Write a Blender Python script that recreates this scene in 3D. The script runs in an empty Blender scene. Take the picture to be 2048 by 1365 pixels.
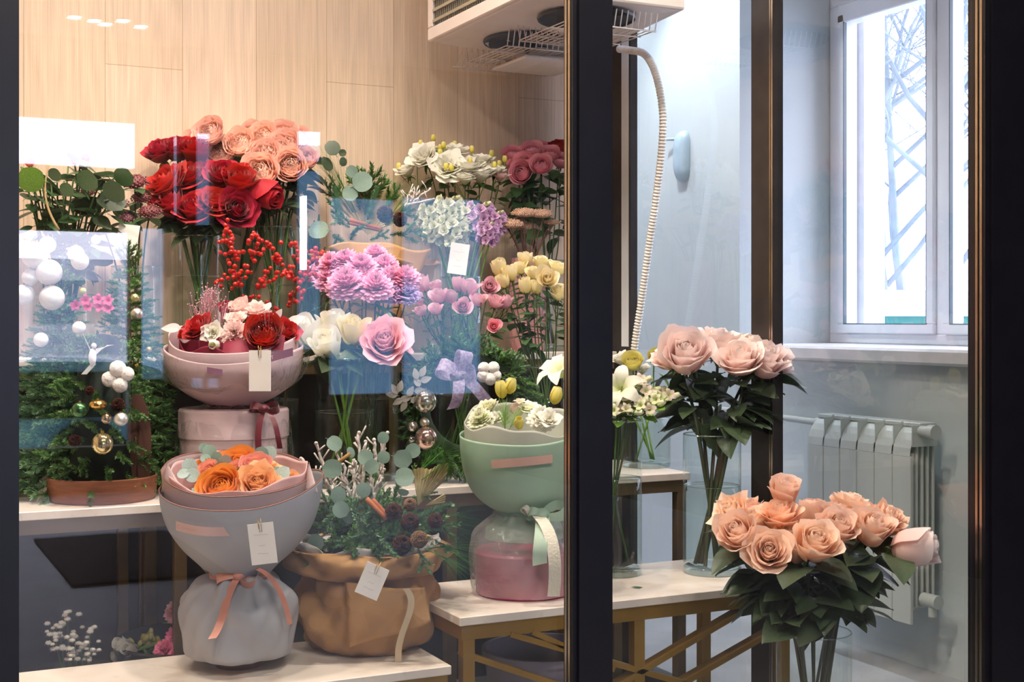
import bpy, math, random
from math import sin, cos, pi, sqrt, radians, exp
from mathutils import Vector, Matrix, Quaternion
V = Vector
SC = bpy.context.scene
COL = SC.collection
TH = radians(26.2)
FW = V((sin(TH), cos(TH), 0)); RT = V((cos(TH), -sin(TH), 0)); UP = V((0, 0, 1))
FPX = 2690.0; HZ = 640.0; CX = 1024.0
CAM = V((0, 0, 1.05))
def D(u, v, z):
    return CAM + z*(FW + (u-CX)/FPX*RT + (HZ-v)/FPX*UP)
def PY(u, v, Y):
    a = (u-CX)/FPX; return D(u, v, Y/(cos(TH)-sin(TH)*a))
def PXX(u, v, X):
    a = (u-CX)/FPX; return D(u, v, X/(cos(TH)*a+sin(TH)))
def PZ(u, Y, Z):
    p = PY(u, 640, Y); p.z = Z; return p
def depth(p): return (p-CAM).dot(FW)
def lerp(a, b, t): return a+(b-a)*t
def clamp(x, a=0., b=1.): return max(a, min(b, x))

# ---------------------------------------------------------------- materials
def lin(c):
    if isinstance(c, str):
        c = c.lstrip('#'); c = [int(c[i:i+2], 16)/255 for i in (0, 2, 4)]
        return tuple(((x+.055)/1.055)**2.4 if x > .04045 else x/12.92 for x in c)+(1,)
    return tuple(c[:3])+(1,)
MATS = {}
def newmat(name):
    m = bpy.data.materials.new(name); m.use_nodes = True
    nt = m.node_tree; nt.nodes.clear()
    out = nt.nodes.new('ShaderNodeOutputMaterial')
    return m, nt, nt.nodes, nt.links, out
def pbr(name, c, rough=.5, metal=0., c2=None, nscale=20., bump=0., bscale=None, trans=0., spec=.5, coat=0., stretch=None, sheen=0., rnd=0., nlow=.35, nhigh=.65):
    if name in MATS: return MATS[name]
    m, nt, N, L, out = newmat(name)
    b = N.new('ShaderNodeBsdfPrincipled')
    b.inputs['Base Color'].default_value = lin(c); b.inputs['Roughness'].default_value = rough
    b.inputs['Metallic'].default_value = metal; b.inputs['Specular IOR Level'].default_value = spec
    b.inputs['Coat Weight'].default_value = coat
    b.inputs['Sheen Weight'].default_value = sheen
    tc = N.new('ShaderNodeTexCoord'); vec = tc.outputs['Object']
    if stretch:
        mp = N.new('ShaderNodeMapping'); mp.inputs['Scale'].default_value = stretch
        L.new(vec, mp.inputs[0]); vec = mp.outputs[0]
    colsock = None
    nz = N.new('ShaderNodeTexNoise'); nz.inputs['Scale'].default_value = nscale; nz.inputs['Detail'].default_value = 4
    L.new(vec, nz.inputs['Vector'])
    r = N.new('ShaderNodeValToRGB'); r.color_ramp.elements[0].position = nlow; r.color_ramp.elements[1].position = nhigh
    c1 = lin(c); cc = lin(c2) if c2 else tuple(x*.9 for x in c1[:3])+(1,)
    r.color_ramp.elements[0].color = cc; r.color_ramp.elements[1].color = c1
    L.new(nz.outputs['Fac'], r.inputs[0]); colsock = r.outputs[0]
    if rnd:
        oi = N.new('ShaderNodeObjectInfo'); hs = N.new('ShaderNodeHueSaturation')
        mr = N.new('ShaderNodeMapRange'); mr.inputs[3].default_value = 1-rnd; mr.inputs[4].default_value = 1+rnd
        L.new(oi.outputs['Random'], mr.inputs[0]); L.new(mr.outputs[0], hs.inputs['Value']); L.new(colsock, hs.inputs['Color']); colsock = hs.outputs[0]
    L.new(colsock, b.inputs['Base Color'])
    if bump:
        nb = N.new('ShaderNodeTexNoise'); nb.inputs['Scale'].default_value = bscale or nscale; nb.inputs['Detail'].default_value = 5
        L.new(vec, nb.inputs['Vector'])
        bp = N.new('ShaderNodeBump'); bp.inputs['Strength'].default_value = bump; bp.inputs['Distance'].default_value = .01
        L.new(nb.outputs['Fac'], bp.inputs['Height']); L.new(bp.outputs[0], b.inputs['Normal'])
    sh = b.outputs[0]
    if trans:
        t = N.new('ShaderNodeBsdfTranslucent'); L.new(colsock, t.inputs['Color'])
        mx = N.new('ShaderNodeMixShader'); mx.inputs[0].default_value = trans
        L.new(sh, mx.inputs[1]); L.new(t.outputs[0], mx.inputs[2]); sh = mx.outputs[0]
    L.new(sh, out.inputs[0]); MATS[name] = m; return m
def petal(name, c0, c1, c2, trans=.3, rnd=.06, hue=.008, rough=.55):
    """petal: c0 at its foot, c1 middle, c2 rim"""
    if name in MATS: return MATS[name]
    m, nt, N, L, out = newmat(name)
    at = N.new('ShaderNodeAttribute'); at.attribute_name = 't'
    r = N.new('ShaderNodeValToRGB'); e = r.color_ramp.elements
    e[0].position = .05; e[0].color = lin(c0); e[1].position = 1.; e[1].color = lin(c2)
    k = e.new(.55); k.color = lin(c1)
    nz = N.new('ShaderNodeTexNoise'); nz.inputs['Scale'].default_value = 3.; nz.inputs['Detail'].default_value = 3
    tc = N.new('ShaderNodeTexCoord'); L.new(tc.outputs['Object'], nz.inputs['Vector'])
    ma = N.new('ShaderNodeMath'); ma.operation = 'MULTIPLY_ADD'; ma.inputs[1].default_value = .3; 
    L.new(nz.outputs['Fac'], ma.inputs[0])
    mb = N.new('ShaderNodeMath'); mb.operation = 'ADD'; mb.inputs[1].default_value = -.15
    L.new(at.outputs['Fac'], ma.inputs[2]); L.new(ma.outputs[0], mb.inputs[0]); L.new(mb.outputs[0], r.inputs[0])
    oi = N.new('ShaderNodeObjectInfo'); hs = N.new('ShaderNodeHueSaturation')
    mr = N.new('ShaderNodeMapRange'); mr.inputs[3].default_value = 1-rnd; mr.inputs[4].default_value = 1+rnd
    mh = N.new('ShaderNodeMapRange'); mh.inputs[3].default_value = .5-hue; mh.inputs[4].default_value = .5+hue
    L.new(oi.outputs['Random'], mr.inputs[0]); L.new(oi.outputs['Random'], mh.inputs[0])
    L.new(mr.outputs[0], hs.inputs['Value']); L.new(mh.outputs[0], hs.inputs['Hue']); L.new(r.outputs[0], hs.inputs['Color'])
    b = N.new('ShaderNodeBsdfPrincipled'); b.inputs['Roughness'].default_value = rough; b.inputs['Specular IOR Level'].default_value = .25
    b.inputs['Sheen Weight'].default_value = .15
    t = N.new('ShaderNodeBsdfTranslucent'); mx = N.new('ShaderNodeMixShader'); mx.inputs[0].default_value = trans
    L.new(hs.outputs[0], b.inputs['Base Color']); L.new(hs.outputs[0], t.inputs['Color'])
    L.new(b.outputs[0], mx.inputs[1]); L.new(t.outputs[0], mx.inputs[2]); L.new(mx.outputs[0], out.inputs[0])
    MATS[name] = m; return m
def thin(name, tint=(1, 1, 1), ior=1.5, boost=1., rough=0., add=0., bump=0., haze=None, hazefac=0.):
    """clear sheet of glass or film: see-through with a Fresnel reflection"""
    if name in MATS: return MATS[name]
    m, nt, N, L, out = newmat(name)
    tr = N.new('ShaderNodeBsdfTransparent'); tr.inputs[0].default_value = lin(tint)
    gl = N.new('ShaderNodeBsdfGlossy'); gl.inputs['Roughness'].default_value = rough; gl.inputs[0].default_value = (1, 1, 1, 1)
    fr = N.new('ShaderNodeFresnel'); ge = N.new('ShaderNodeNewGeometry')
    mi = N.new('ShaderNodeMapRange'); mi.inputs[3].default_value = ior; mi.inputs[4].default_value = 1/ior
    L.new(ge.outputs['Backfacing'], mi.inputs[0]); L.new(mi.outputs[0], fr.inputs[0])
    ma = N.new('ShaderNodeMath'); ma.operation = 'MULTIPLY_ADD'; ma.inputs[1].default_value = boost; ma.inputs[2].default_value = add; ma.use_clamp = True
    L.new(fr.outputs[0], ma.inputs[0])
    if bump:
        nz = N.new('ShaderNodeTexNoise'); nz.inputs['Scale'].default_value = 25; nz.inputs['Detail'].default_value = 3; nz.inputs['Distortion'].default_value = 2.
        tc = N.new('ShaderNodeTexCoord'); L.new(tc.outputs['Object'], nz.inputs['Vector'])
        bp = N.new('ShaderNodeBump'); bp.inputs['Strength'].default_value = bump; bp.inputs['Distance'].default_value = .02
        L.new(nz.outputs['Fac'], bp.inputs['Height']); L.new(bp.outputs[0], gl.inputs['Normal']); L.new(bp.outputs[0], fr.inputs['Normal'])
    base = tr.outputs[0]
    if haze:
        df = N.new('ShaderNodeBsdfDiffuse'); df.inputs[0].default_value = lin(haze)
        m0 = N.new('ShaderNodeMixShader'); m0.inputs[0].default_value = hazefac
        L.new(base, m0.inputs[1]); L.new(df.outputs[0], m0.inputs[2]); base = m0.outputs[0]
    mx = N.new('ShaderNodeMixShader'); L.new(ma.outputs[0], mx.inputs[0]); L.new(base, mx.inputs[1]); L.new(gl.outputs[0], mx.inputs[2])
    L.new(mx.outputs[0], out.inputs[0]); MATS[name] = m; return m
def glow(name, c, s):
    if name in MATS: return MATS[name]
    m, nt, N, L, out = newmat(name)
    e = N.new('ShaderNodeEmission'); e.inputs[0].default_value = lin(c); e.inputs[1].default_value = s
    L.new(e.outputs[0], out.inputs[0]); MATS[name] = m; return m

# ---------------------------------------------------------------- mesh builder
class MB:
    def __init__(s): s.v = []; s.f = []; s.t = []
    def vert(s, p, t=0.): s.v.append((p[0], p[1], p[2])); s.t.append(t); return len(s.v)-1
    def face(s, *i): s.f.append(i)
    def grid(s, fn, nu, nv, closeu=False, tf=None):
        """fn(i/nu, j/nv) -> point"""
        b = len(s.v); cu = nu if closeu else nu+1
        for j in range(nv+1):
            for i in range(cu):
                s.vert(fn(i/nu, j/nv), (tf(i/nu, j/nv) if tf else j/nv))
        for j in range(nv):
            for i in range(nu):
                i2 = (i+1) % cu
                s.f.append((b+j*cu+i, b+j*cu+i2, b+(j+1)*cu+i2, b+(j+1)*cu+i))
        return b
    def tube(s, pts, rad, n=6, cap=True, t0=0., t1=1.):
        pts = [V(p) for p in pts]; m = len(pts); b = len(s.v)
        if not callable(rad): r0 = rad; rad = lambda t: r0
        up = V((0, 0, 1)); prev = None
        for k, p in enumerate(pts):
            d = (pts[min(k+1, m-1)]-pts[max(k-1, 0)])
            d = d.normalized() if d.length > 1e-9 else V((0, 0, 1))
            if prev is None:
                x = d.cross(V((0, 1, 0)) if abs(d.y) < .9 else V((1, 0, 0))).normalized()
            else:
                x = (prev-d*prev.dot(d)); x = x.normalized() if x.length > 1e-6 else d.orthogonal().normalized()
            prev = x; y = d.cross(x); r = rad(k/(m-1))
            for i in range(n):
                a = 2*pi*i/n; s.vert(p+x*(r*cos(a))+y*(r*sin(a)), lerp(t0, t1, k/(m-1)))
        for k in range(m-1):
            for i in range(n):
                j = (i+1) % n; s.f.append((b+k*n+i, b+k*n+j, b+(k+1)*n+j, b+(k+1)*n+i))
        if cap: s.f.append(tuple(b+i for i in range(n))[::-1]); s.f.append(tuple(b+(m-1)*n+i for i in range(n)))
    def box(s, a, b, bev=0.):
        a = V(a); b = V(b); lo = V([min(a[i], b[i]) for i in range(3)]); hi = V([max(a[i], b[i]) for i in range(3)])
        if bev <= 0 or min(hi-lo) < 2.2*bev:
            k = len(s.v)
            for z in (lo.z, hi.z):
                for x, y in ((lo.x, lo.y), (hi.x, lo.y), (hi.x, hi.y), (lo.x, hi.y)): s.vert((x, y, z))
            for f in ((3, 2, 1, 0), (4, 5, 6, 7), (0, 1, 5, 4), (1, 2, 6, 5), (2, 3, 7, 6), (3, 0, 4, 7)): s.f.append(tuple(k+i for i in f))
            return
        # bevelled box: 24 verts
        k = len(s.v); idx = {}
        for sx in (0, 1):
            for sy in (0, 1):
                for sz in (0, 1):
                    c = V((hi.x if sx else lo.x, hi.y if sy else lo.y, hi.z if sz else lo.z))
                    o = V((-1 if sx else 1, -1 if sy else 1, -1 if sz else 1))*bev
                    for ax in range(3):
                        p = V((c.x+o.x*(ax != 0), c.y+o.y*(ax != 1), c.z+o.z*(ax != 2)))
                        idx[(sx, sy, sz, ax)] = s.vert(p)
        def q(*ks): s.f.append(tuple(idx[x] for x in ks))
        for sx in (0, 1):
            o = [(sx, 0, 0, 0), (sx, 1, 0, 0), (sx, 1, 1, 0), (sx, 0, 1, 0)]; q(*(o if sx else o[::-1]))
        for sy in (0, 1):
            o = [(0, sy, 0, 1), (0, sy, 1, 1), (1, sy, 1, 1), (1, sy, 0, 1)]; q(*(o if sy else o[::-1]))
        for sz in (0, 1):
            o = [(0, 0, sz, 2), (1, 0, sz, 2), (1, 1, sz, 2), (0, 1, sz, 2)]; q(*(o if sz else o[::-1]))
        for y in (0, 1):
            for z in (0, 1): q((0, y, z, 1), (1, y, z, 1), (1, y, z, 2), (0, y, z, 2))
        for x in (0, 1):
            for z in (0, 1): q((x, 0, z, 0), (x, 1, z, 0), (x, 1, z, 2), (x, 0, z, 2))
        for x in (0, 1):
            for y in (0, 1): q((x, y, 0, 0), (x, y, 1, 0), (x, y, 1, 1), (x, y, 0, 1))
        for x in (0, 1):
            for y in (0, 1):
                for z in (0, 1): q((x, y, z, 0), (x, y, z, 1), (x, y, z, 2))
    def obox(s, c, ax, ay, az):
        """oriented box: centre, three half-axis vectors"""
        c, ax, ay, az = V(c), V(ax), V(ay), V(az); k = len(s.v)
        for z in (-1, 1):
            for x, y in ((-1, -1), (1, -1), (1, 1), (-1, 1)): s.vert(c+ax*x+ay*y+az*z)
        for f in ((3, 2, 1, 0), (4, 5, 6, 7), (0, 1, 5, 4), (1, 2, 6, 5), (2, 3, 7, 6), (3, 0, 4, 7)): s.f.append(tuple(k+i for i in f))
    def beam(s, a, b, w, h, up=(0, 0, 1)):
        a, b = V(a), V(b); d = (b-a); L = d.length; d.normalize()
        x = d.cross(V(up)).normalized(); y = x.cross(d)
        s.obox((a+b)/2, d*L/2, x*w/2, y*h/2)
    def lathe(s, prof, n=32, c=(0, 0, 0), axis=None):
        """prof [(r,z)]"""
        q = V((0, 0, 1)).rotation_difference(V(axis).normalized()) if axis is not None else None
        b = len(s.v); c = V(c); m = len(prof)
        for k, (r, z) in enumerate(prof):
            for i in range(n):
                p = V((r*cos(2*pi*i/n), r*sin(2*pi*i/n), z))
                if q: p = q @ p
                s.vert(c+p, k/(m-1))
        for k in range(m-1):
            for i in range(n):
                j = (i+1) % n; s.f.append((b+k*n+i, b+k*n+j, b+(k+1)*n+j, b+(k+1)*n+i))
        if prof[0][0] > 1e-5: s.f.append(tuple(b+i for i in range(n))[::-1])
        if prof[-1][0] > 1e-5: s.f.append(tuple(b+(m-1)*n+i for i in range(n)))
    def ball(s, c, r, n=12, sx=1, sy=1, sz=1, fn=None):
        c = V(c); b = len(s.v); m = n//2+1
        def pt(a, e):
            d = V((cos(e)*cos(a), cos(e)*sin(a), sin(e))); k = r*(fn(d) if fn else 1)
            return c+V((d.x*k*sx, d.y*k*sy, d.z*k*sz))
        for j in range(1, m):
            for i in range(n): s.vert(pt(2*pi*i/n, -pi/2+pi*j/m), j/m)
        lo = s.vert(pt(0, -pi/2), 0); hi = s.vert(pt(0, pi/2), 1)
        for j in range(m-2):
            for i in range(n):
                k = (i+1) % n; s.f.append((b+j*n+i, b+j*n+k, b+(j+1)*n+k, b+(j+1)*n+i))
        for i in range(n):
            k = (i+1) % n; s.f.append((lo, b+k, b+i)); s.f.append((hi, b+(m-2)*n+i, b+(m-2)*n+k))
    def strip(s, pts, w, side, t=None):
        """flat band along pts, side(k/m)->direction across"""
        pts = [V(p) for p in pts]; m = len(pts)-1; b = len(s.v)
        for k, p in enumerate(pts):
            d = V(side(k/m) if callable(side) else side); ww = w(k/m) if callable(w) else w
            s.vert(p-d*ww/2, k/m); s.vert(p+d*ww/2, k/m)
        for k in range(m): s.f.append((b+2*k, b+2*k+1, b+2*k+3, b+2*k+2))
    def add(s, o, M):
        b = len(s.v)
        for p, t in zip(o.v, o.t): s.vert(M @ V(p), t)
        s.f += [tuple(b+i for i in f) for f in o.f]
    def mesh(s, name, mat=None, smooth=True, angle=None, solid=0.):
        me = bpy.data.meshes.new(name); me.from_pydata(s.v, [], s.f)
        at = me.attributes.new('t', 'FLOAT', 'POINT'); at.data.foreach_set('value', s.t)
        me.polygons.foreach_set('use_smooth', [smooth]*len(me.polygons))
        if mat: me.materials.append(mat)
        if smooth and angle is not None:
            try: me.set_sharp_from_angle(angle=radians(angle))
            except Exception: pass
        me.update(); return me

def tag(o, label=None, cat=None, group=None, kind=None):
    if label: o['label'] = label
    if cat: o['category'] = cat
    if group: o['group'] = group
    if kind: o['kind'] = kind
    return o
def obj(name, me, parent=None, loc=None, mat=None, M=None, smooth=True, angle=None, label=None):
    if isinstance(me, MB): me = me.mesh(name, mat, smooth, angle)
    o = bpy.data.objects.new(name, me); COL.objects.link(o)
    if parent is not None: o.parent = parent
    if M is not None: o.matrix_basis = M
    elif loc is not None: o.location = loc
    if label: o['label'] = label
    return o
def empty(name, loc=(0, 0, 0), rz=0., label=None, cat=None, group=None, kind=None):
    o = bpy.data.objects.new(name, None); COL.objects.link(o); o.location = loc; o.rotation_euler = (0, 0, rz)
    o.empty_display_size = .02
    return tag(o, label, cat, group, kind)
def frameM(pos, axis, spin=0., scale=1.):
    """matrix with local z along axis"""
    q = V((0, 0, 1)).rotation_difference(V(axis).normalized()) @ Quaternion((0, 0, 1), spin)
    return Matrix.Translation(V(pos)) @ q.to_matrix().to_4x4() @ Matrix.Scale(scale, 4)
def bez(p0, p1, p2, p3, n=10):
    out = []
    for i in range(n+1):
        t = i/n; u = 1-t
        out.append(V(p0)*u**3+V(p1)*3*u*u*t+V(p2)*3*u*t*t+V(p3)*t**3)
    return out

# ---------------------------------------------------------------- flowers
def petal_patch(mb, phi, W, L, r0, z0, a0, a1, a2, rng, ruf=0., ruffreq=5, cup=0., drop=.25, point=0., ns=7, nt=6, tooth=0., rmin=.22, spiral=0.):
    n = 12; prof = [(r0, z0)]
    for i in range(n):
        t = (i+.5)/n
        a = lerp(a0, a1, t*2) if t < .5 else lerp(a1, a2, (t-.5)*2)
        a = radians(a); r, z = prof[-1]
        prof.append((r+cos(a)*L/n, z+sin(a)*L/n))
    ph = rng.uniform(0, 6.28); ph2 = rng.uniform(0, 6.28)
    def at(x):
        x = clamp(x)*n; i = min(int(x), n-1); f = x-i
        return lerp(prof[i][0], prof[i+1][0], f), lerp(prof[i][1], prof[i+1][1], f)
    def fn(i, j):
        s = i*2-1; t = j
        tau = t*(1-drop*abs(s)**2.5+point*(1-abs(s))-point*.5)
        if tooth and t > .95: tau += tooth*((int(i*ns+.5) % 2)*2-1)
        r, z = at(tau)
        w = W*(.3+.7*sin(min(1, t*1.15)*pi/2))
        rr = max(abs(r), rmin)
        dphi = clamp(s*w/rr, -1.9, 1.9)
        wob = ruf*t*t*sin(ruffreq*s+ph)+ruf*.5*t*sin(2.3*ruffreq*s+ph2)
        r2 = r+cup*s*s*t+wob+spiral*s; z2 = z+wob*.5
        # petals with a wide spread leave the cylinder and flatten a little
        return (r2*cos(phi+dphi), r2*sin(phi+dphi), z2)
    mb.grid(fn, ns, nt)
def rose(n=26, op=.5, seed=1, ruf=.03, hgt=1.15, ns=8, nt=6, lowc=0., frill=0.):
    rng = random.Random(seed); mb = MB()
    for i in range(n):
        f = i/(n-1); g = f**1.2
        phi = i*2.39996+rng.uniform(-.15, .15)
        L = hgt*lerp(.86-lowc, 1.06, f)+rng.uniform(-.03, .03)
        ro = lerp(.02, .16, f)
        a0 = lerp(80, 18, g); a1 = lerp(96, 84-24*op, g)+rng.uniform(-3, 3)
        a2 = lerp(108, 78-95*op, g**1.6)+rng.uniform(-8, 8)
        W = lerp(.28, .62+.1*op, f)
        petal_patch(mb, phi, W, L, ro, lerp(.1, 0, f), a0, a1, a2, rng, ruf=ruf*(.4+f)+frill*f, ruffreq=4+frill*20, cup=lerp(-.02, .08*op+.02, f), drop=lerp(.1, .25, f), point=.06*f, ns=ns, nt=nt, rmin=lerp(.1, .3, f), spiral=.035)
    return mb
def garden(n=70, seed=1, ns=6, nt=5, cup=1., ruf=.05):
    """cabbage rose, full quartered centre in a cup of larger petals"""
    rng = random.Random(seed); mb = MB()
    for i in range(n):
        f = i/(n-1)
        if f < .72:
            g = f/.72
            r0 = .05+.50*sqrt(g); phi = i*2.39996
            petal_patch(mb, phi, lerp(.16, .3, g), .62, r0*.75, .22-.05*g, lerp(88, 70, g), lerp(96, 88, g), lerp(130, 112, g)+rng.uniform(-14, 14), rng, ruf=ruf, ruffreq=6, drop=.12, ns=ns, nt=nt, rmin=.18, spiral=rng.uniform(-.1, .1))
        else:
            g = (f-.72)/.28
            petal_patch(mb, i*2.39996, lerp(.5, .7, g), lerp(1.05, 1.25, g), .15, 0, lerp(22, 10, g), lerp(82, 66, g), lerp(95, 62-20*(1-cup), g), rng, ruf=ruf*.7, ruffreq=5, cup=.03, drop=.2, ns=ns+2, nt=nt+1, rmin=.4, spiral=.03)
    return mb
def carnation(n=54, seed=1):
    rng = random.Random(seed); mb = MB()
    for i in range(n):
        f = i/(n-1); phi = i*2.39996
        el = lerp(92, 8, f**.8)+rng.uniform(-8, 8)
        petal_patch(mb, phi, lerp(.34, .52, f), lerp(.92, .96, f)+rng.uniform(-.1, .06), .03, lerp(.15, -.02, f), el, el+4, el-lerp(10, 40, f), rng, ruf=.085, ruffreq=8, drop=.04, ns=12, nt=5, tooth=.025, rmin=.42)
    return mb
def lisi(n=14, seed=1, op=.8):
    rng = random.Random(seed); mb = MB()
    for i in range(n):
        f = i/(n-1); phi = i*2.39996
        petal_patch(mb, phi, lerp(.35, .75, f), lerp(.8, 1.12, f), .05, 0, lerp(75, 40, f), lerp(90, 62-12*op, f), lerp(80, 35-50*op, f)+rng.uniform(-15, 15), rng, ruf=.09, ruffreq=5, cup=.03, drop=.18, ns=10, nt=6, rmin=.3)
    return mb
def tube_flower(n=6, seed=1, W=.3, L=1., a=(60, 50, 10), tip=.25):
    """lily / alstroemeria / freesia: n pointed petals"""
    rng = random.Random(seed); mb = MB()
    for i in range(n):
        ph = 2*pi*i/n+rng.uniform(-.1, .1); w = W*(1 if i % 2 else .8)
        def fn(x, y, ph=ph, w=w):
            s = x*2-1; ww = w*sin(pi*clamp(y*.93+.05))**.75
            al = radians(lerp(a[0], a[1], y) if y < .5 else lerp(a[1], a[2], (y-.5)*2))
            r = .03+L*y*cos(al*.9)*.95; z = L*(.62*sin(min(y, .75)/.75*pi/2)-(tip*max(0, y-.65)**1.3*3))
            ox = s*ww; return (r*cos(ph)-ox*sin(ph), r*sin(ph)+ox*cos(ph), z+abs(s)**2*.06*w)
        mb.grid(fn, 4, 7)
    return mb
def bud(seed=1, n=5, a1=92):
    rng = random.Random(seed); mb = MB()
    for i in range(n):
        petal_patch(mb, i*2.4, .45, 1.5, .05, 0, 25, a1, 112, rng, ruf=.01, drop=.1, ns=6, nt=6, rmin=.2, spiral=.05)
    return mb
def calyx_mb(seed=1):
    mb = MB(); mb.lathe([(.03, -.28), (.09, -.22), (.13, -.1), (.2, .02), (.1, .06)], 8)
    rng = random.Random(seed)
    for i in range(5):
        ph = 2*pi*i/5+rng.uniform(-.2, .2)
        def fn(x, y, ph=ph):
            s = x*2-1; w = .13*(1-y)**.7; r = .12+.5*sin(y*1.5); z = -.02+.25*y-.5*y*y
            return (r*cos(ph)-s*w*sin(ph), r*sin(ph)+s*w*cos(ph), z)
        mb.grid(fn, 2, 4)
    return mb
def leaf_mb(L=1., W=.3, curl=.3, fold=.25, tipx=1.2, n=8, wave=0., seed=0, stalk=.15, rounded=False):
    """leaf along +x from origin, faces +z; long L, half width W"""
    mb = MB(); rng = random.Random(seed); ph = rng.uniform(0, 6)
    def fn(x, y):
        s = x*2-1
        if rounded: w = W*sqrt(max(0, 1-(2*y-1)**2))**.9
        else: w = W*(sin(pi*y**.8)**.85)*(1-.15*y)
        w = max(w, .004*L)
        X = L*(stalk+y*(1-stalk)); Z = -curl*L*y*y+fold*abs(s)*w+wave*W*sin(6*y+ph)*s
        return (X, s*w, Z)
    mb.grid(fn, 6, n)
    if stalk: mb.tube([(0, 0, 0), (L*stalk, 0, 0), (L*(stalk+.1), 0, 0)], .012*L+.001, 5)
    return mb

# ---------------------------------------------------------------- evergreens
def needles(mb, pts, rng, nlen=.016, w=.0008, step=.0011, spread=55, flat=.0, tipt=True, ring=3, back=0.):
    """needles round a twig path"""
    tot = sum((V(pts[i+1])-V(pts[i])).length for i in range(len(pts)-1)); d = 0; i = 0
    n = max(3, int(tot/step)); m = len(pts)-1
    for k in range(n):
        x = (k+.5)/n*m; i = min(int(x), m-1); f = x-i
        p = V(pts[i]).lerp(V(pts[i+1]), f); t = (V(pts[i+1])-V(pts[i])).normalized()
        a = rng.uniform(0, 2*pi); o = t.orthogonal().normalized(); o = Quaternion(t, a) @ o
        if flat: o.z *= (1-flat); o.normalize()
        sp = radians(spread+rng.uniform(-12, 12))*(1-.35*(k/n)); dd = t*cos(sp)+o*sin(sp)
        L = nlen*rng.uniform(.75, 1.1)*(1-.3*(k/n)**3); side = dd.cross(t).normalized()*w
        q = p+dd*L; q.z -= back*L
        b = mb.vert(p-side, 0); mb.vert(p+side, 0); mb.vert(p+dd*L*.7+side*.9, .7); mb.vert(q, 1); mb.vert(p+dd*L*.7-side*.9, .7)
        mb.f.append((b, b+1, b+2, b+3, b+4))
def fir_branch(L=.16, seed=1, nlen=.013, side=5, droop=.2, w=.0009, step=.0008):
    rng = random.Random(seed); mb = MB(); tw = []
    def path(p, d, l, dr, n=6):
        out = [V(p)]; d = V(d).normalized()
        for i in range(n):
            d = (d+V((rng.uniform(-.1, .1), rng.uniform(-.1, .1), -dr/n))).normalized(); out.append(out[-1]+d*l/n)
        return out
    main = path((0, 0, 0), (1, 0, .1), L, droop); tw.append(main)
    for k in range(side):
        f = (k+1)/(side+1)*.85; x = f*6; i = int(x); p = main[i].lerp(main[i+1], x-i)
        for sgn in ((1,) if k % 2 else (-1,)) if side < 4 else (1, -1):
            tw.append(path(p, (1, sgn*rng.uniform(.7, 1.), rng.uniform(-.1, .2)), L*(1-f)*rng.uniform(.5, .7)+.01, droop*.8))
    for t in tw: needles(mb, t, rng, nlen=nlen, w=w, step=step, spread=52, flat=.15)
    tb = MB()
    for t in tw: tb.tube(t, lambda q: .0016*(1-.6*q), 4)
    return mb, tb
def pine_spray(L=.12, seed=1, n=70, w=.0006, tuft=1.):
    rng = random.Random(seed); mb = MB()
    for k in range(n):
        a = rng.uniform(0, 2*pi); sp = rng.uniform(.05, .75)*tuft; x0 = rng.uniform(0, .05)
        d = V((cos(sp), sin(sp)*cos(a), sin(sp)*sin(a))); l = L*rng.uniform(.7, 1.05); p0 = V((x0, 0, 0))
        side = d.cross(V((0, 0, 1))).normalized()*w; b = len(mb.v)
        for t in (0, .4, .75, 1):
            q = p0+d*l*t+V((0, 0, -.12*l*t*t)); ww = (1-t*.85)
            mb.vert(q-side*ww, t); mb.vert(q+side*ww, t)
        for i in range(3): mb.f.append((b+2*i, b+2*i+1, b+2*i+3, b+2*i+2))
    mb.tube([(-.03, 0, 0), (.03, 0, 0), (.06, 0, 0)], .002, 5)
    return mb
def pinecone_mb(R=.02, H=.035, rows=9, seed=1):
    mb = MB(); rng = random.Random(seed)
    mb.ball((0, 0, H*.45), R*.55, 8, sz=H/R*.8)
    n = rows*8
    for i in range(n):
        f = i/n; ph = i*2.39996; z = H*f; rr = R*sin(pi*(.18+.72*f))**.8; el = radians(lerp(-5, 65, f))
        d = V((cos(ph)*cos(el), sin(ph)*cos(el), sin(el))); sd = V((-sin(ph), cos(ph), 0)); nn = d.cross(sd)
        p0 = V((cos(ph)*rr*.3, sin(ph)*rr*.3, z)); w = R*.34
        p1 = p0+d*rr*.62; p2 = p0+d*rr*.85
        b = mb.vert(p0-sd*w*.3, 0); mb.vert(p0+sd*w*.3, 0); mb.vert(p1+sd*w, .5); mb.vert(p2+sd*w*.5-nn*R*.06, 1); mb.vert(p2-sd*w*.5-nn*R*.06, 1); mb.vert(p1-sd*w, .5)
        mb.f.append((b, b+1, b+2, b+5)); mb.f.append((b+5, b+2, b+3, b+4))
        b2 = mb.vert(p1+sd*w-nn*R*.1, .5); mb.vert(p1-sd*w-nn*R*.1, .5)
        mb.f.append((b2, b+2, b+3)); mb.f.append((b2+1, b+4, b+5)); mb.f.append((b2, b2+1, b+4, b+3))
    return mb

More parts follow.
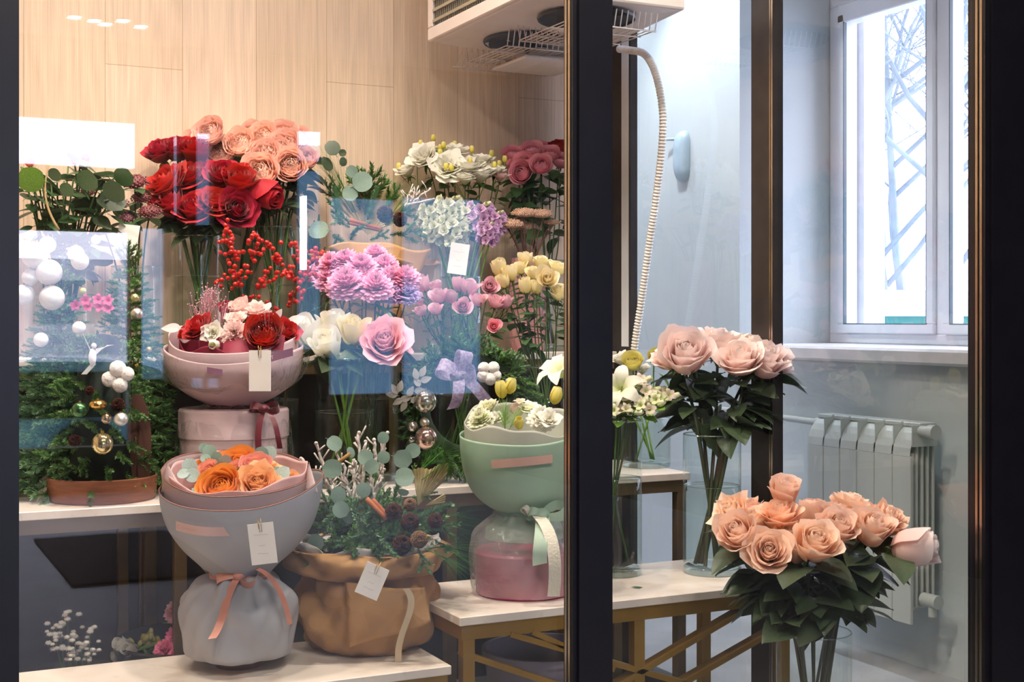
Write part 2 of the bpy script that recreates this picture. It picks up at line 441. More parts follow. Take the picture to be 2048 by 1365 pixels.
# ================================================================ palette
M_BLACK = pbr('frame_dark', '#17151c', .35, c2='#121018', spec=.5)
M_POST = pbr('post_brown', '#38322f', .4, c2='#2c2726')
M_SPACER = pbr('spacer_alu', '#c9b9a4', .25, metal=1.)
M_GOLD = pbr('gold_frame', '#a98235', .42, metal=.55, c2='#987128', nscale=8)
M_WHITE = pbr('white_pvc', '#eef1f4', .35, c2='#e8ecf0')
M_WALLR = pbr('wall_pale', '#ccd6d6', .85, c2='#c5cfd0', nscale=3, bump=.02, bscale=150)
M_WALLS = pbr('wall_shop', '#5d574f', .9, c2='#524d46', nscale=2)
M_DARKW = pbr('wall_dark', '#1c1a20', .8)
M_CEIL = pbr('ceiling_paint', '#d8d6d0', .9)
M_FLOOR = pbr('floor_tile', '#bcbec1', .45, c2='#a9abae', nscale=5)
M_STEEL = pbr('steel', '#b9bcc0', .25, metal=1.)
M_ENAMEL = pbr('enamel_white', '#e9ddd6', .35, c2='#e4d7d0')
M_RAD = pbr('radiator_paint', '#c6cdc9', .35, c2='#c0c8c4', nscale=4)
M_GLASSP = thin('pane_glass', (.985, .99, .99), 1.5, 1.5, 0.)
M_GLASSW = thin('window_glass', (.97, .99, 1.), 1.5, 1., 0.)
M_VASE = thin('vase_glass', (.93, .965, .955), 1.48, 1.0, .02)
M_VRIM = thin('vase_rim_glass', (.80, .88, .86), 1.5, 1.6, .04, add=.15)
M_WATER = thin('water', (.95, .97, .94), 1.33, .8, .0)
M_CELLO = thin('clear_film', (.97, .97, .97), 1.5, .9, .28, add=.01, bump=.6)

def wood_wall():
    m, nt, N, L, out = newmat('oak_panel')
    tc = N.new('ShaderNodeTexCoord'); sp = N.new('ShaderNodeSeparateXYZ'); L.new(tc.outputs['Object'], sp.inputs[0])
    def math(op, a, b=None, c=None):
        n = N.new('ShaderNodeMath'); n.operation = op
        for k, x in enumerate((a, b, c)):
            if x is None: continue
            if isinstance(x, (int, float)): n.inputs[k].default_value = x
            else: L.new(x, n.inputs[k])
        return n.outputs[0]
    cb = N.new('ShaderNodeCombineXYZ'); L.new(math('ADD', sp.outputs['Z'], .32), cb.inputs[0]); L.new(math('ADD', sp.outputs['X'], .006), cb.inputs[1])
    br = N.new('ShaderNodeTexBrick'); br.inputs['Scale'].default_value = 1.; br.inputs['Brick Width'].default_value = 1.28; br.inputs['Row Height'].default_value = .2
    br.inputs['Mortar Size'].default_value = .0009; br.inputs['Mortar Smooth'].default_value = 0; br.offset = .41; br.offset_frequency = 3
    br.inputs['Color1'].default_value = lin('#e6cbb1'); br.inputs['Color2'].default_value = lin('#dcc0a3'); br.inputs['Mortar'].default_value = lin('#b89b7e')
    L.new(cb.outputs[0], br.inputs['Vector'])
    # plank id shifts the grain
    idx = math('FLOOR', math('DIVIDE', math('ADD', sp.outputs['X'], .006), .2))
    g = N.new('ShaderNodeCombineXYZ')
    L.new(math('MULTIPLY', sp.outputs['X'], 9.), g.inputs[0]); L.new(math('MULTIPLY', idx, 3.7), g.inputs[1]); L.new(math('MULTIPLY_ADD', sp.outputs['Z'], .9, math('MULTIPLY', idx, 1.3)), g.inputs[2])
    n1 = N.new('ShaderNodeTexNoise'); n1.inputs['Scale'].default_value = 1.; n1.inputs['Detail'].default_value = 2; L.new(g.outputs[0], n1.inputs['Vector'])
    rings = math('FRACT', math('MULTIPLY', n1.outputs['Fac'], 9.))
    rings = math('ABSOLUTE', math('SUBTRACT', rings, .5))
    g2 = N.new('ShaderNodeCombineXYZ')
    L.new(math('MULTIPLY', sp.outputs['X'], 260.), g2.inputs[0]); L.new(idx, g2.inputs[1]); L.new(math('MULTIPLY', sp.outputs['Z'], 5.), g2.inputs[2])
    n2 = N.new('ShaderNodeTexNoise'); n2.inputs['Scale'].default_value = 1.; n2.inputs['Detail'].default_value = 3; L.new(g2.outputs[0], n2.inputs['Vector'])
    k = math('ADD', math('MULTIPLY', rings, .35), math('MULTIPLY', n2.outputs['Fac'], .8))
    mr = N.new('ShaderNodeMapRange'); mr.inputs[1].default_value = .2; mr.inputs[2].default_value = .8; mr.inputs[3].default_value = .72; mr.inputs[4].default_value = 1.12; L.new(k, mr.inputs[0])
    hs = N.new('ShaderNodeHueSaturation'); L.new(br.outputs['Color'], hs.inputs['Color']); L.new(mr.outputs[0], hs.inputs['Value'])
    # knots
    b = N.new('ShaderNodeBsdfPrincipled'); b.inputs['Roughness'].default_value = .55
    L.new(hs.outputs[0], b.inputs['Base Color']); L.new(b.outputs[0], out.inputs[0]); return m
def marble():
    m, nt, N, L, out = newmat('marble_top')
    tc = N.new('ShaderNodeTexCoord')
    n1 = N.new('ShaderNodeTexNoise'); n1.inputs['Scale'].default_value = 7; n1.inputs['Detail'].default_value = 8; n1.inputs['Distortion'].default_value = 1.2; L.new(tc.outputs['Object'], n1.inputs['Vector'])
    r = N.new('ShaderNodeValToRGB'); e = r.color_ramp.elements; e[0].position = .3; e[0].color = lin('#d3c3b2'); e[1].position = .62; e[1].color = lin('#e9ded2')
    k = e.new(.44); k.color = lin('#e4d8cb')
    n2 = N.new('ShaderNodeTexNoise'); n2.inputs['Scale'].default_value = 60; n2.inputs['Detail'].default_value = 3; L.new(tc.outputs['Object'], n2.inputs['Vector'])
    mr = N.new('ShaderNodeMapRange'); mr.inputs[1].default_value = .62; mr.inputs[2].default_value = .72; mr.inputs[3].default_value = 1.; mr.inputs[4].default_value = .88; L.new(n2.outputs['Fac'], mr.inputs[0])
    hs = N.new('ShaderNodeHueSaturation'); L.new(n1.outputs['Fac'], r.inputs[0]); L.new(r.outputs[0], hs.inputs['Color']); L.new(mr.outputs[0], hs.inputs['Value'])
    b = N.new('ShaderNodeBsdfPrincipled'); b.inputs['Roughness'].default_value = .3; L.new(hs.outputs[0], b.inputs['Base Color']); L.new(b.outputs[0], out.inputs[0]); return m
M_OAK = wood_wall(); M_MARB = marble()

def struct(name, mb, mat, parent=None, smooth=False):
    o = obj(name, mb, parent, mat=mat, smooth=smooth)
    if parent is None: o['kind'] = 'structure'
    return o
def boxes(*bs):
    m = MB()
    for a, b in bs: m.box(a, b)
    return m
CZ = 2.75
# ---- shell
struct('floor', boxes(((-4, -4.8, -.1), (3.4, 5.6, 0)), ((3.4, -4.8, -.1), (4.2, 1.9, 0))), M_FLOOR)
struct('ceiling', boxes(((-4, -4.8, CZ), (3.4, 5.6, CZ+.1)), ((3.4, -4.8, CZ), (4.2, 1.96, CZ+.1))), M_CEIL)
struct('wall_back', boxes(((-.8, 3.6, 0), (1.95, 3.7, CZ))), M_OAK)
struct('wall_left', boxes(((-.9, 1.93, 0), (-.8, 3.7, CZ))), M_OAK)
Y0, Y1, XW = 2.25, 4.02, 2.9
struct('wall_right', boxes(((XW, 1.93, 0), (3.4, 5.6, .913)), ((XW, 1.93, 2.36), (3.4, 5.6, CZ)), ((XW, Y1, .913), (3.4, 5.6, 2.36)), ((XW, 1.93, .913), (3.4, Y0, 2.36))), M_WALLR)
struct('wall_far', boxes(((-.9, 5.5, 0), (2.9, 5.6, CZ))), M_WALLR)
struct('wall_partition', boxes(((2.045, 1.9, 0), (4.2, 1.96, CZ)), ((-4, 1.9, 0), (-.9, 1.96, CZ)), ((-.9, 1.905, 0), (-.45, 1.95, CZ))), M_DARKW)
struct('wall_side', boxes(((4.1, -4.8, 0), (4.2, 1.9, CZ)), ((-4.1, -4.8, 0), (-4, 1.9, CZ))), M_WALLS)
# shop front wall behind the viewer, with its window openings (seen mirrored in the glazing)
YR = -4.6
def mir(u, v):
    a = (u-CX)/FPX; z = (3.81-YR)/(cos(TH)-sin(TH)*a); return z*(cos(TH)*a+sin(TH)), 1.05+(HZ-v)/FPX*z
ops = []
for (u0, v0, u1, v1) in ((-400, 222, 277, 322), (-400, 455, 262, 905), (285, 455, 335, 760), (395, 262, 428, 450), (598, 258, 652, 322), (598, 338, 652, 700), (662, 395, 800, 790), (808, 395, 975, 790), (385, 757, 415, 778), (418, 757, 446, 778), (350, 268, 362, 430)):
    x0, z1 = mir(u0, v0); x1, z0 = mir(u1, v1); _, z1b = mir(u1, v0); _, z0b = mir(u0, v1)
    ops.append((x0, x1, (z0+z0b)/2, (z1+z1b)/2))
def wall_with_holes(holes, x0, x1, z0, z1, ya, yb):
    xs = sorted({x0, x1, *[h[0] for h in holes], *[h[1] for h in holes]}); m = MB()
    for i in range(len(xs)-1):
        a, b = xs[i], xs[i+1]
        if b <= x0 or a >= x1: continue
        a = max(a, x0); b = min(b, x1); mid = (a+b)/2
        cuts = sorted((h[2], h[3]) for h in holes if h[0] < mid < h[1]); z = z0
        for c0, c1 in cuts:
            if c0 > z: m.box((a, ya, z), (b, yb, c0))
            z = max(z, c1)
        if z < z1: m.box((a, ya, z), (b, yb, z1))
    return m
struct('wall_front', wall_with_holes(ops, -4.1, 4.2, 0, CZ, YR-.12, YR), M_WALLS)
struct('trim_1', boxes(((-.6, 1.9, 0), (1.93, 1.93, .12))), M_BLACK)

# ---- glazing of the cold room (window_2 front, window_3 side)
w2 = empty('window_2', (0, 1.9, 0), kind='structure')
def post(parent, a, b, mat=M_BLACK, name='frame_post'): return obj(name, boxes((a, b)), parent, M=Matrix.Translation(-parent.location), mat=mat, smooth=False)
post(w2, (.02, 1.895, 0), (.2016, 1.935, CZ)); post(w2, (.17, 1.885, 0), (.178, 1.9, CZ))
g = post(w2, (1.044, 1.9, 0), (1.117, 1.93, CZ)); post(w2, (1.052, 1.893, 0), (1.114, 1.9, CZ)); 
post(w2, (1.939, 1.9, 0), (2.05, 1.93, CZ)); post(w2, (1.95, 1.893, 0), (2.05, 1.9, CZ))
post(w2, (.2, 1.9, 0), (1.939, 1.93, .13), name='frame_rail'); post(w2, (.2, 1.9, 2.62), (1.939, 1.93, CZ), name='frame_rail')
for x in (1.0432, 1.9382):
    for ya in (1.9065, 1.9175):
        post(w2, (x-.0012, ya, .13), (x+.0008, ya+.006, 2.62), M_SPACER, 'spacer_strip')
for (xa, xb) in ((.2016, 1.044), (1.117, 1.939)):
    p = MB()
    for y in (1.905, 1.927): 
        b = len(p.v); [p.vert(q) for q in ((xa, y, .13), (xb, y, .13), (xb, y, 2.62), (xa, y, 2.62))]; p.face(b, b+1, b+2, b+3)
    obj('pane', p, w2, M=Matrix.Translation(-w2.location), mat=M_GLASSP, smooth=False)
w3 = empty('window_3', (1.95, 2.6, 0), kind='structure')
post(w3, (1.95, 2.572, 0), (1.98, 2.656, CZ), M_POST); post(w3, (1.95, 3.215, 0), (1.972, 3.56, CZ), M_POST)
post(w3, (1.95, 1.93, 0), (2.04, 1.955, CZ), M_BLACK)
post(w3, (1.949, 2.5715, .1), (1.9505, 2.5775, 2.62), M_SPACER, 'spacer_strip'); post(w3, (1.949, 2.581, .1), (1.9505, 2.584, 2.62), M_SPACER, 'spacer_strip')
post(w3, (1.9485, 3.225, .975), (1.9505, 3.262, 2.62), M_WHITE, 'spacer_strip')
post(w3, (1.95, 1.95, 0), (1.98, 3.56, .1), M_POST, 'frame_rail'); post(w3, (1.95, 1.95, 2.62), (1.98, 3.56, CZ), M_POST, 'frame_rail')
for (ya, yb) in ((1.955, 2.572), (2.656, 3.215)):
    p = MB(); x = 1.965; b = len(p.v); [p.vert(q) for q in ((x, ya, .1), (x, yb, .1), (x, yb, 2.62), (x, ya, 2.62))]; p.face(b, b+1, b+2, b+3)
    obj('pane', p, w3, M=Matrix.Translation(-w3.location), mat=M_GLASSP, smooth=False)

# ---- outer window in the right wall
w1 = empty('window_1', (3.33, 3.0, .96), kind='structure')
XA, XB = 3.31, 3.385; YM = 3.45; 
def wpart(name, bs, mat=M_WHITE, bev=.004):
    m = MB()
    for a, b in bs: m.box(a, b, bev)
    return obj(name, m, w1, M=Matrix.Translation(-w1.location), mat=mat, smooth=False)
wpart('window_frame', [((XA, Y0, .963), (XB, Y1-.002, 1.0)), ((XA, Y0, 2.22), (XB, Y1-.002, 2.358)), ((XA, 3.96, 1.0), (XB, Y1-.002, 2.22)), ((XA, Y0, 1.0), (XB, Y0+.05, 2.22)), ((XA+.002, 3.425, 1.0), (XB, 3.465, 2.22))])
for ya, yb in ((Y0+.05, 3.425), (3.465, 3.96)):
    s = .036; x0, x1 = XA-.012, XB-.02
    wpart('sash', [((x0, ya, 1.0), (x1, yb, 1.0+s)), ((x0, ya, 2.22-s*1.9), (x1, yb, 2.22)), ((x0, ya, 1.0+s), (x1, ya+s, 2.22-s)), ((x0, yb-s, 1.0+s), (x1, yb, 2.22-s))])
    wpart('gasket', [((x0+.001, ya+s-.003, 1.0+s-.003), (x0+.014, ya+s+.001, 2.22-s)), ((x0+.001, yb-s-.001, 1.0+s-.003), (x0+.014, yb-s+.003, 2.22-s)), ((x0+.001, ya+s, 1.0+s-.003), (x0+.014, yb-s, 1.0+s+.001))], pbr('gasket', '#5a7078', .5), 0)
    p = MB(); x = (x0+x1)/2; [p.vert(q) for q in ((x, ya+s, 1.03), (x, yb-s, 1.03), (x, yb-s, 2.19), (x, ya+s, 2.19))]; p.face(0, 1, 2, 3)
    obj('pane', p, w1, M=Matrix.Translation(-w1.location), mat=M_GLASSW, smooth=False)
m = MB(); m.box((2.855, Y0-.03, .915), (3.33, Y1+.03, .963), .008)
obj('window_sill', m, w1, M=Matrix.Translation(-w1.location), mat=pbr('sill_white', '#e9e9ea', .3, c2='#dcdcde', nscale=12), smooth=False)
wpart('outer_reveal', [((3.4, 3.93, .9), (3.50, 4.1, 2.4)), ((3.4, 2.1, .86), (3.52, 4.1, .95))], pbr('plaster_white', '#f0f2f2', .9), 0)

# ---- outdoors beyond the window and behind the shop
M_SNOW = pbr('snow', '#eef3f8', .9, c2='#e2eaf2', nscale=.6)
struct('ground', boxes(((3.52, -20, -.9), (40, 40, -.8)), ((-60, -60, -.35), (60, -4.75, -.25))), M_SNOW)
def barktree(x, y, h, seed, spread=1.):
    rng = random.Random(seed); mb = MB()
    def grow(p, d, l, r, lev):
        pts = [p]
        for i in range(5):
            d = (d+V((rng.uniform(-.13, .13), rng.uniform(-.13, .13), rng.uniform(-.03, .1)))).normalized(); pts.append(pts[-1]+d*l/5)
        mb.tube(pts, lambda t: r*(1-.55*t), 5 if lev < 2 else 3)
        if lev >= 5: return
        for k in range((9, 5, 4, 4, 3)[lev]):
            f = rng.uniform(.3, 1.); i = min(4, int(f*5)); q = pts[i].lerp(pts[i+1], f*5-i)
            a = rng.uniform(0, 6.28); e = rng.uniform(.3, .9)
            nd = (d*e+V((cos(a), sin(a), rng.uniform(-.1, .5)))*spread*.8).normalized(); grow(q, nd, l*rng.uniform(.45, .65), r*.5, lev+1)
    grow(V((x, y, -.8)), V((0, 0, 1)), h, .075, 0)
    o = obj('bare_tree', mb, mat=pbr('hazed_bark', '#8c9ca4', .9, c2='#75868e', nscale=3))  # pale bark colour stands in for the bright haze outside
    return o
TR = [(11.9, 12.9, 6.5, 1, 'pale bare tree nearest the window behind the snowy shed'), (12.6, 13.7, 7., 2, 'pale bare tree rising behind the shed roof'), (15.0, 16.9, 7.5, 5, 'pale bare tree standing farther off beyond the window'), (12.3, 12.5, 6.5, 7, 'pale bare tree seen through the narrow second window pane')]
for (x, y, h, s, lb) in TR: tag(barktree(x, y, h, s), lb, 'tree', 'bare trees outside the window')
sh = empty('garden_shed', (8.2, 9.1, -.8), label='small teal garden shed with a snow covered roof outside the window', cat='shed')
m = MB(); m.box((-.6, -.45, 0), (.6, .45, 1.93)); obj('shed_wall', m, sh, mat=pbr('teal_paint', '#2f7a70', .7, stretch=(30, 30, 1), nscale=2), smooth=False)
m = MB(); m.grid(lambda x, y: (lerp(-.8, .8, x), lerp(-.65, .65, y), .0+1.93+.18*(1-abs(2*y-1)**1.6)), 8, 10); m.box((-.78, -.62, 1.88), (.78, .62, 1.935)); obj('snowy_roof', m, sh, mat=M_SNOW)
# street behind the shop: pale house front and a parked van, mirrored in the glass
hb = empty('house_front', (2, -48, -.3), label='pale house front across the snowy street mirrored in the glass', cat='building')
m = MB(); m.box((-30, -1, 0), (40, 0, 3.6)); obj('facade', m, hb, mat=pbr('facade_paint', '#eef3fa', .9, c2='#b9cade', nscale=.8), smooth=False)
for k in range(6):
    m = MB(); m.box((-20+k*8, 0, 1.2), (-17+k*8, .04, 2.8)); obj('facade_window', m, hb, mat=pbr('facade_glass', '#8fabc6', .3), smooth=False)
van = empty('parked_car', (1.25, -6.6, -.30), label='pale teal car parked in the street mirrored in the glass', cat='car')
def vanbody(x, y):
    a = 2*pi*x; e = .28; sx = math.copysign(abs(cos(a))**e, cos(a)); sz = math.copysign(abs(sin(a))**e, sin(a))
    return (lerp(-2.6, .95, .5+.5*sx), lerp(-1.3, 0, y), .60+.44*sz)
m = MB(); m.grid(vanbody, 40, 4, closeu=True); b = len(m.v); m.face(*range(b-40, b)); m.face(*range(0, 40)); obj('body', m, van, mat=pbr('van_paint', '#7fb8c4', .3, coat=.5), angle=40)
m = MB(); m.box((-.7, 0, .62), (.62, .012, .96), .01); obj('side_window', m, van, mat=pbr('van_glass', '#0d1218', .1), smooth=False)
for x in (-1.9, .35):
    m = MB(); m.tube([(x, -.12, .3), (x, .04, .3)], .3, 24); obj('wheel', m, van, mat=pbr('tyre', '#111111', .7), angle=40)
m = MB(); m.box((0, 0, 0), (.62, 1.25, .012), .004)
tag(obj('doormat', m, loc=(.78, -2.9, 0), mat=pbr('mat_rib', '#4a423c', .9, stretch=(1, 60, 1), nscale=3, c2='#332d28'), smooth=False), 'dark ribbed doormat on the shop floor mirrored in the glass', 'mat')

bt = empty('added_truck', (4.1, -6.9, -.25), label='blue box truck added to tint the street mirrored in the glass', cat='truck')  # truck added to block the sky and turn the mirrored openings blue
m = MB(); m.box((-1.7, -2.2, .35), (1.9, 0, 2.75), .03); obj('cargo_box', m, bt, mat=pbr('truck_blue', '#8fbfd6', .5, c2='#6fa6c4', nscale=1.5), smooth=False)
m = MB(); m.box((-1.7, -2.1, .2), (1.9, -.05, .34)); obj('chassis', m, bt, mat=pbr('tyre', '#111111', .7), smooth=False)
for x in (-1.2, 1.3):
    m = MB(); m.tube([(x, -.2, .28), (x, -.02, .28)], .28, 24); obj('wheel', m, bt, mat=pbr('tyre', '#111111', .7), angle=40)
struct('shade_panel_back', boxes(((-.42, 3.592, 0), (1.94, 3.6, .94))), pbr('panel_shade', '#3a322e', .7))  # dark panel added to stand for the shade behind and under the benches
# ---- lamps
def lamp(name, kind, loc, energy, color, size=.1, rot=(0, 0, 0), spot=None, sy=None):
    l = bpy.data.lights.new(name, kind); l.energy = energy; l.color = lin(color)[:3] if isinstance(color, str) else color
    if kind == 'AREA':
        l.size = size
        if sy: l.shape = 'RECTANGLE'; l.size_y = sy
    elif kind != 'SUN': l.shadow_soft_size = size
    if kind == 'SPOT': l.spot_size = radians(spot or 90); l.spot_blend = .6
    o = bpy.data.objects.new(name, l); COL.objects.link(o); o.location = loc; o.rotation_euler = rot; return o
def fixture(x, y, label, group, watt, color, size=.05, spot=120, em=60., rot=(0, 0, 0), r=.045, cat='lamp'):
    t = empty('ceiling_spot', (x, y, CZ), label=label, cat=cat, group=group)
    m = MB(); m.lathe([(r+.014, 0), (r+.014, -.012), (r, -.014), (r, -.004)], 24); obj('bezel', m, t, mat=M_WHITE, angle=40)
    m = MB(); m.lathe([(r, -.006), (.0001, -.006)], 24); obj('diffuser', m, t, mat=glow('lamp_disc_%g' % em, color, em), smooth=False)
    lamp('spot_light', 'SPOT', (x, y, CZ-.03), watt, color, size, rot, spot)
WARM = '#fff0e0'
for k, (x, y, wt) in enumerate(((.3, 2.5, 85), (.85, 2.4, 80), (1.5, 2.2, 75), (-.1, 3.25, 42), (.55, 3.3, 42), (1.1, 3.2, 20))):
    fixture(x, y, 'warm recessed lamp in the cold room ceiling above the flower benches', 'cold room lamps', wt, WARM, em=20)
for k, (u, v) in enumerate(((150, 37), (190, 44), (212, 51), (247, 44), (283, 56))):
    a = (u-CX)/FPX; h = (HZ-v)/FPX; z = (CZ-.02-1.05)/h; x = z*(cos(TH)*a+sin(TH)); y = 3.81-z*(cos(TH)-sin(TH)*a)
    fixture(x, y, 'round shop ceiling lamp mirrored on the oak wall glass', 'shop ceiling lamps', 8, '#fff4e6', em=90, r=.042)
for k, x in enumerate((.0, .7, 1.35)):  # unseen lamps added to light the fronts of the bouquets
    fixture(x, .35, 'added unseen fill lamp on the shop ceiling aimed at the flower display', 'added display fill lamps', (85, 85, 60)[k], '#fff3e6', em=20, spot=75, rot=(radians(50), 0, radians(-12)))
for k, (u0, u1) in enumerate(((603.5, 606.5), (609, 612))):
    x0, z1 = mir(u0, 392); x1, z0 = mir(u1, 540); m = MB(); m.box((x0, YR, z0), (x1, YR+.02, z1)); t = empty('strip_lamp', ((x0+x1)/2, YR, z0), label='thin vertical light tube mirrored in the glass, '+('nearer the crimson roses' if k == 0 else 'nearer the kraft arrangement'), cat='lamp'); obj('light_tube', m, t, M=Matrix.Translation(-t.location), mat=glow('tube_glow', '#f4f8ff', 25), smooth=False)
fixture(2.4, 4.15, 'added lamp imitating a bright reflection over the pale far wall', None, 85, '#f2f7ff', spot=75, rot=(0, radians(-28), 0))  # added lamp; its pool imitates a blurred reflection over the far wall
fixture(2.45, 2.75, 'added fill lamp in the side passage ceiling nearer the window', None, 14, '#e8f0ff', spot=140)  # fill lamp added to brighten the pale wall
fixture(2.45, 5.0, 'added fill lamp in the side passage ceiling at its far end', None, 50, '#e8f0ff', spot=140)  # second added fill lamp for the upper wall

# ================================================================ furniture
def bench(name, x0, x1, y0, y1, zt, label, legs, braces=(), brace_y=None, apron=.03, metal=None):
    t = empty(name, ((x0+x1)/2, (y0+y1)/2, 0), label=label, cat='table'); I = Matrix.Translation(-t.location); mt = metal or M_GOLD
    m = MB(); m.box((x0, y0, zt-.018), (x1, y1, zt), .0015); obj('marble_top', m, t, M=I, mat=M_MARB, smooth=False)
    m = MB(); e = .006; w = .026; zb = zt-.018-apron
    m.box((x0+e, y0+e, zb), (x1-e, y0+e+w, zt-.0185)); m.box((x0+e, y1-e-w, zb), (x1-e, y1-e, zt-.0185))
    m.box((x0+e, y0+e+w, zb), (x0+e+w, y1-e-w, zt-.0185)); m.box((x1-e-w, y0+e+w, zb), (x1-e, y1-e-w, zt-.0185))
    obj('metal_frame', m, t, M=I, mat=mt, smooth=False)
    for x in legs:
        for y in (y0+e, y1-e-w):
            m = MB(); m.box((x, y, 0), (x+w, y+w, zb), .001); obj('leg', m, t, M=I, mat=mt, smooth=False)
    for (a, b) in braces:
        m = MB(); m.beam(a, b, .012, .028, up=(0, 1, 0)); 
        obj('brace', m, t, M=I, mat=mt, smooth=False)
    return t
def by(u, v, Y): return PY(u, v, Y)
T1 = bench('display_bench', -.42, 1.072, 2.45, 2.774, .3626, 'lowest marble topped bench carrying the orange bouquet and the kraft bag', (-.41, .35, 1.038))
YB = 2.468
def seg(u0, v0, u1, v1, Y=YB, x0=-9, x1=9, z0=.01, z1=.41):
    a, b = PY(u0, v0, Y), PY(u1, v1, Y); d = b-a
    # extend to the frame limits
    ts = []
    for (c, lo, hi) in ((0, x0, x1), (2, z0, z1)):
        if abs(d[c]) > 1e-6:
            s = sorted(((lo-a[c])/d[c], (hi-a[c])/d[c])); ts.append(s)
    t0 = max(s[0] for s in ts); t1 = min(s[1] for s in ts); return a+d*t0, a+d*t1
T2 = bench('display_bench', 1.09, 1.92, 2.45, 2.80, .456, 'marble topped bench with gold cross braces under the mint bouquet and rose vases', (1.1, 1.50, 1.885),
    [seg(1240, 1364, 1464, 1231, x0=1.1, x1=1.9), seg(1363, 1364, 1527, 1270, x0=1.1, x1=1.9), seg(1224, 1326, 1358, 1364, x0=1.1, x1=1.9), seg(1045, 1255, 1121, 1290, x0=1.1, x1=1.45), seg(958, 1318, 1121, 1372, x0=1.1, x1=1.9)])
T3 = bench('display_bench', -.42, 1.925, 2.88, 3.235, .66, 'middle marble topped bench with the fir arrangements and tall vases on it', (-.41, .62, 1.25, 1.89), metal=pbr('bench_metal_brown', '#6e5a3c', .4, metal=.4))
T4 = bench('display_bench', -.42, 1.93, 3.255, 3.59, .961, 'highest marble topped bench against the oak wall', (-.41, .62, 1.25, 1.89), metal=pbr('bench_metal_brown', '#6e5a3c', .4, metal=.4))
Z1, ZR, Z2, Z3 = .3626, .456, .66, .961

# ---- refrigeration unit under the ceiling
ac = empty('cooling_unit', (1.65, 3.1, 1.79), label='white ceiling cooling unit with wire fan guards hanging over the flowers', cat='air conditioner'); IA = Matrix.Translation(-ac.location)
m = MB(); zb = 1.815
hull = [(1.44, 2.79), (1.85, 2.79), (1.85, 3.42), (1.44, 3.42)]
b = len(m.v)
for (x, y) in hull: m.vert((x, y, zb-(.035 if (x > 1.6 and y > 3) else 0)))
for (x, y) in hull: m.vert((x, y, zb+.42))
for f in ((3, 2, 1, 0), (4, 5, 6, 7), (0, 1, 5, 4), (1, 2, 6, 5), (2, 3, 7, 6), (3, 0, 4, 7)): m.face(*f)
o = obj('housing', m, ac, M=IA, mat=M_ENAMEL, smooth=False)
bv = o.modifiers.new('b', 'BEVEL'); bv.width = .006; bv.segments = 2
# coil opening on the side facing the wood wall
m = MB(); m.box((1.432, 2.83, zb+.035), (1.439, 3.385, zb+.30)); obj('coil_recess', m, ac, M=IA, mat=pbr('coil_dark', '#6b6557', .6), smooth=False)
m = MB()
for k in range(9): m.box((1.424, 2.83, zb+.045+k*.029), (1.432, 3.385, zb+.053+k*.029))
for k in range(42): m.box((1.427, 2.835+k*.0132, zb+.035), (1.4325, 2.8365+k*.0132, zb+.30))
obj('coil_fin_grille', m, ac, M=IA, mat=pbr('coil_metal', '#c9c2ae', .35, metal=.7), smooth=False)
m = MB(); m.box((1.424, 2.79, zb), (1.4395, 3.42, zb+.035), .003); m.box((1.424, 3.385, zb+.035), (1.4395, 3.42, zb+.33), .003); m.box((1.424, 2.79, zb+.30), (1.4395, 3.385, zb+.33)); m.box((1.424, 2.79, zb+.035), (1.4395, 2.83, zb+.3))
obj('coil_frame', m, ac, M=IA, mat=M_ENAMEL, smooth=False)
for ci, (cx_, cy_) in enumerate(((1.66, 3.27), (1.66, 2.95))):
    m = MB(); R = .125
    m.lathe([(R, zb-.006), (R, zb-.008), (R*.98, zb-.012), (R*.97, zb-.004)], 28, (cx_, cy_, 0))
    for k in range(5):
        a = 2*pi*k/5
        def bl(x, y, a=a): 
            r = lerp(.025, .11, y); an = a+lerp(-.35, .35, x)+y*.3; return (cx_+r*cos(an), cy_+r*sin(an), zb-.012+lerp(-.008, .008, x))
        m.grid(bl, 3, 3)
    m.ball((cx_, cy_, zb-.014), .028, 12, sz=.5)
    obj('fan', m, ac, M=IA, mat=pbr('fan_dark', '#2c2a2c', .5), angle=40)
    m = MB()
    for k in range(16):
        x = lerp(-.125, .125, k/15); hw = .135
        pts = [(cx_+x, cy_-hw, zb-.01), (cx_+x, cy_-hw+.012, zb-.05), (cx_+x, cy_+hw-.012, zb-.05), (cx_+x, cy_+hw, zb-.01)]
        m.tube(pts, .0016, 4)
    for yy in (-.123, -.05, .05, .123): m.tube([(cx_-.128, cy_+yy, zb-.052), (cx_+.128, cy_+yy, zb-.052)], .002, 4)
    obj('fan_guard_grille', m, ac, M=IA, mat=M_ENAMEL, smooth=True)
m = MB()
for k in range(17):
    x = 1.50+.016*k; m.tube([(x, 3.36, zb-.03), (x+.004, 3.40, zb-.065), (x+.03, 3.41, zb-.068)], .0016, 4)
m.tube([(1.49, 3.40, zb-.066), (1.79, 3.40, zb-.066)], .002, 4)
obj('side_guard_grille', m, ac, M=IA, mat=M_ENAMEL)
m = MB(); m.box((1.60, 3.17, zb-.072), (1.80, 3.38, zb-.064), .002); obj('drip_tray', m, ac, M=IA, mat=M_ENAMEL, smooth=False)
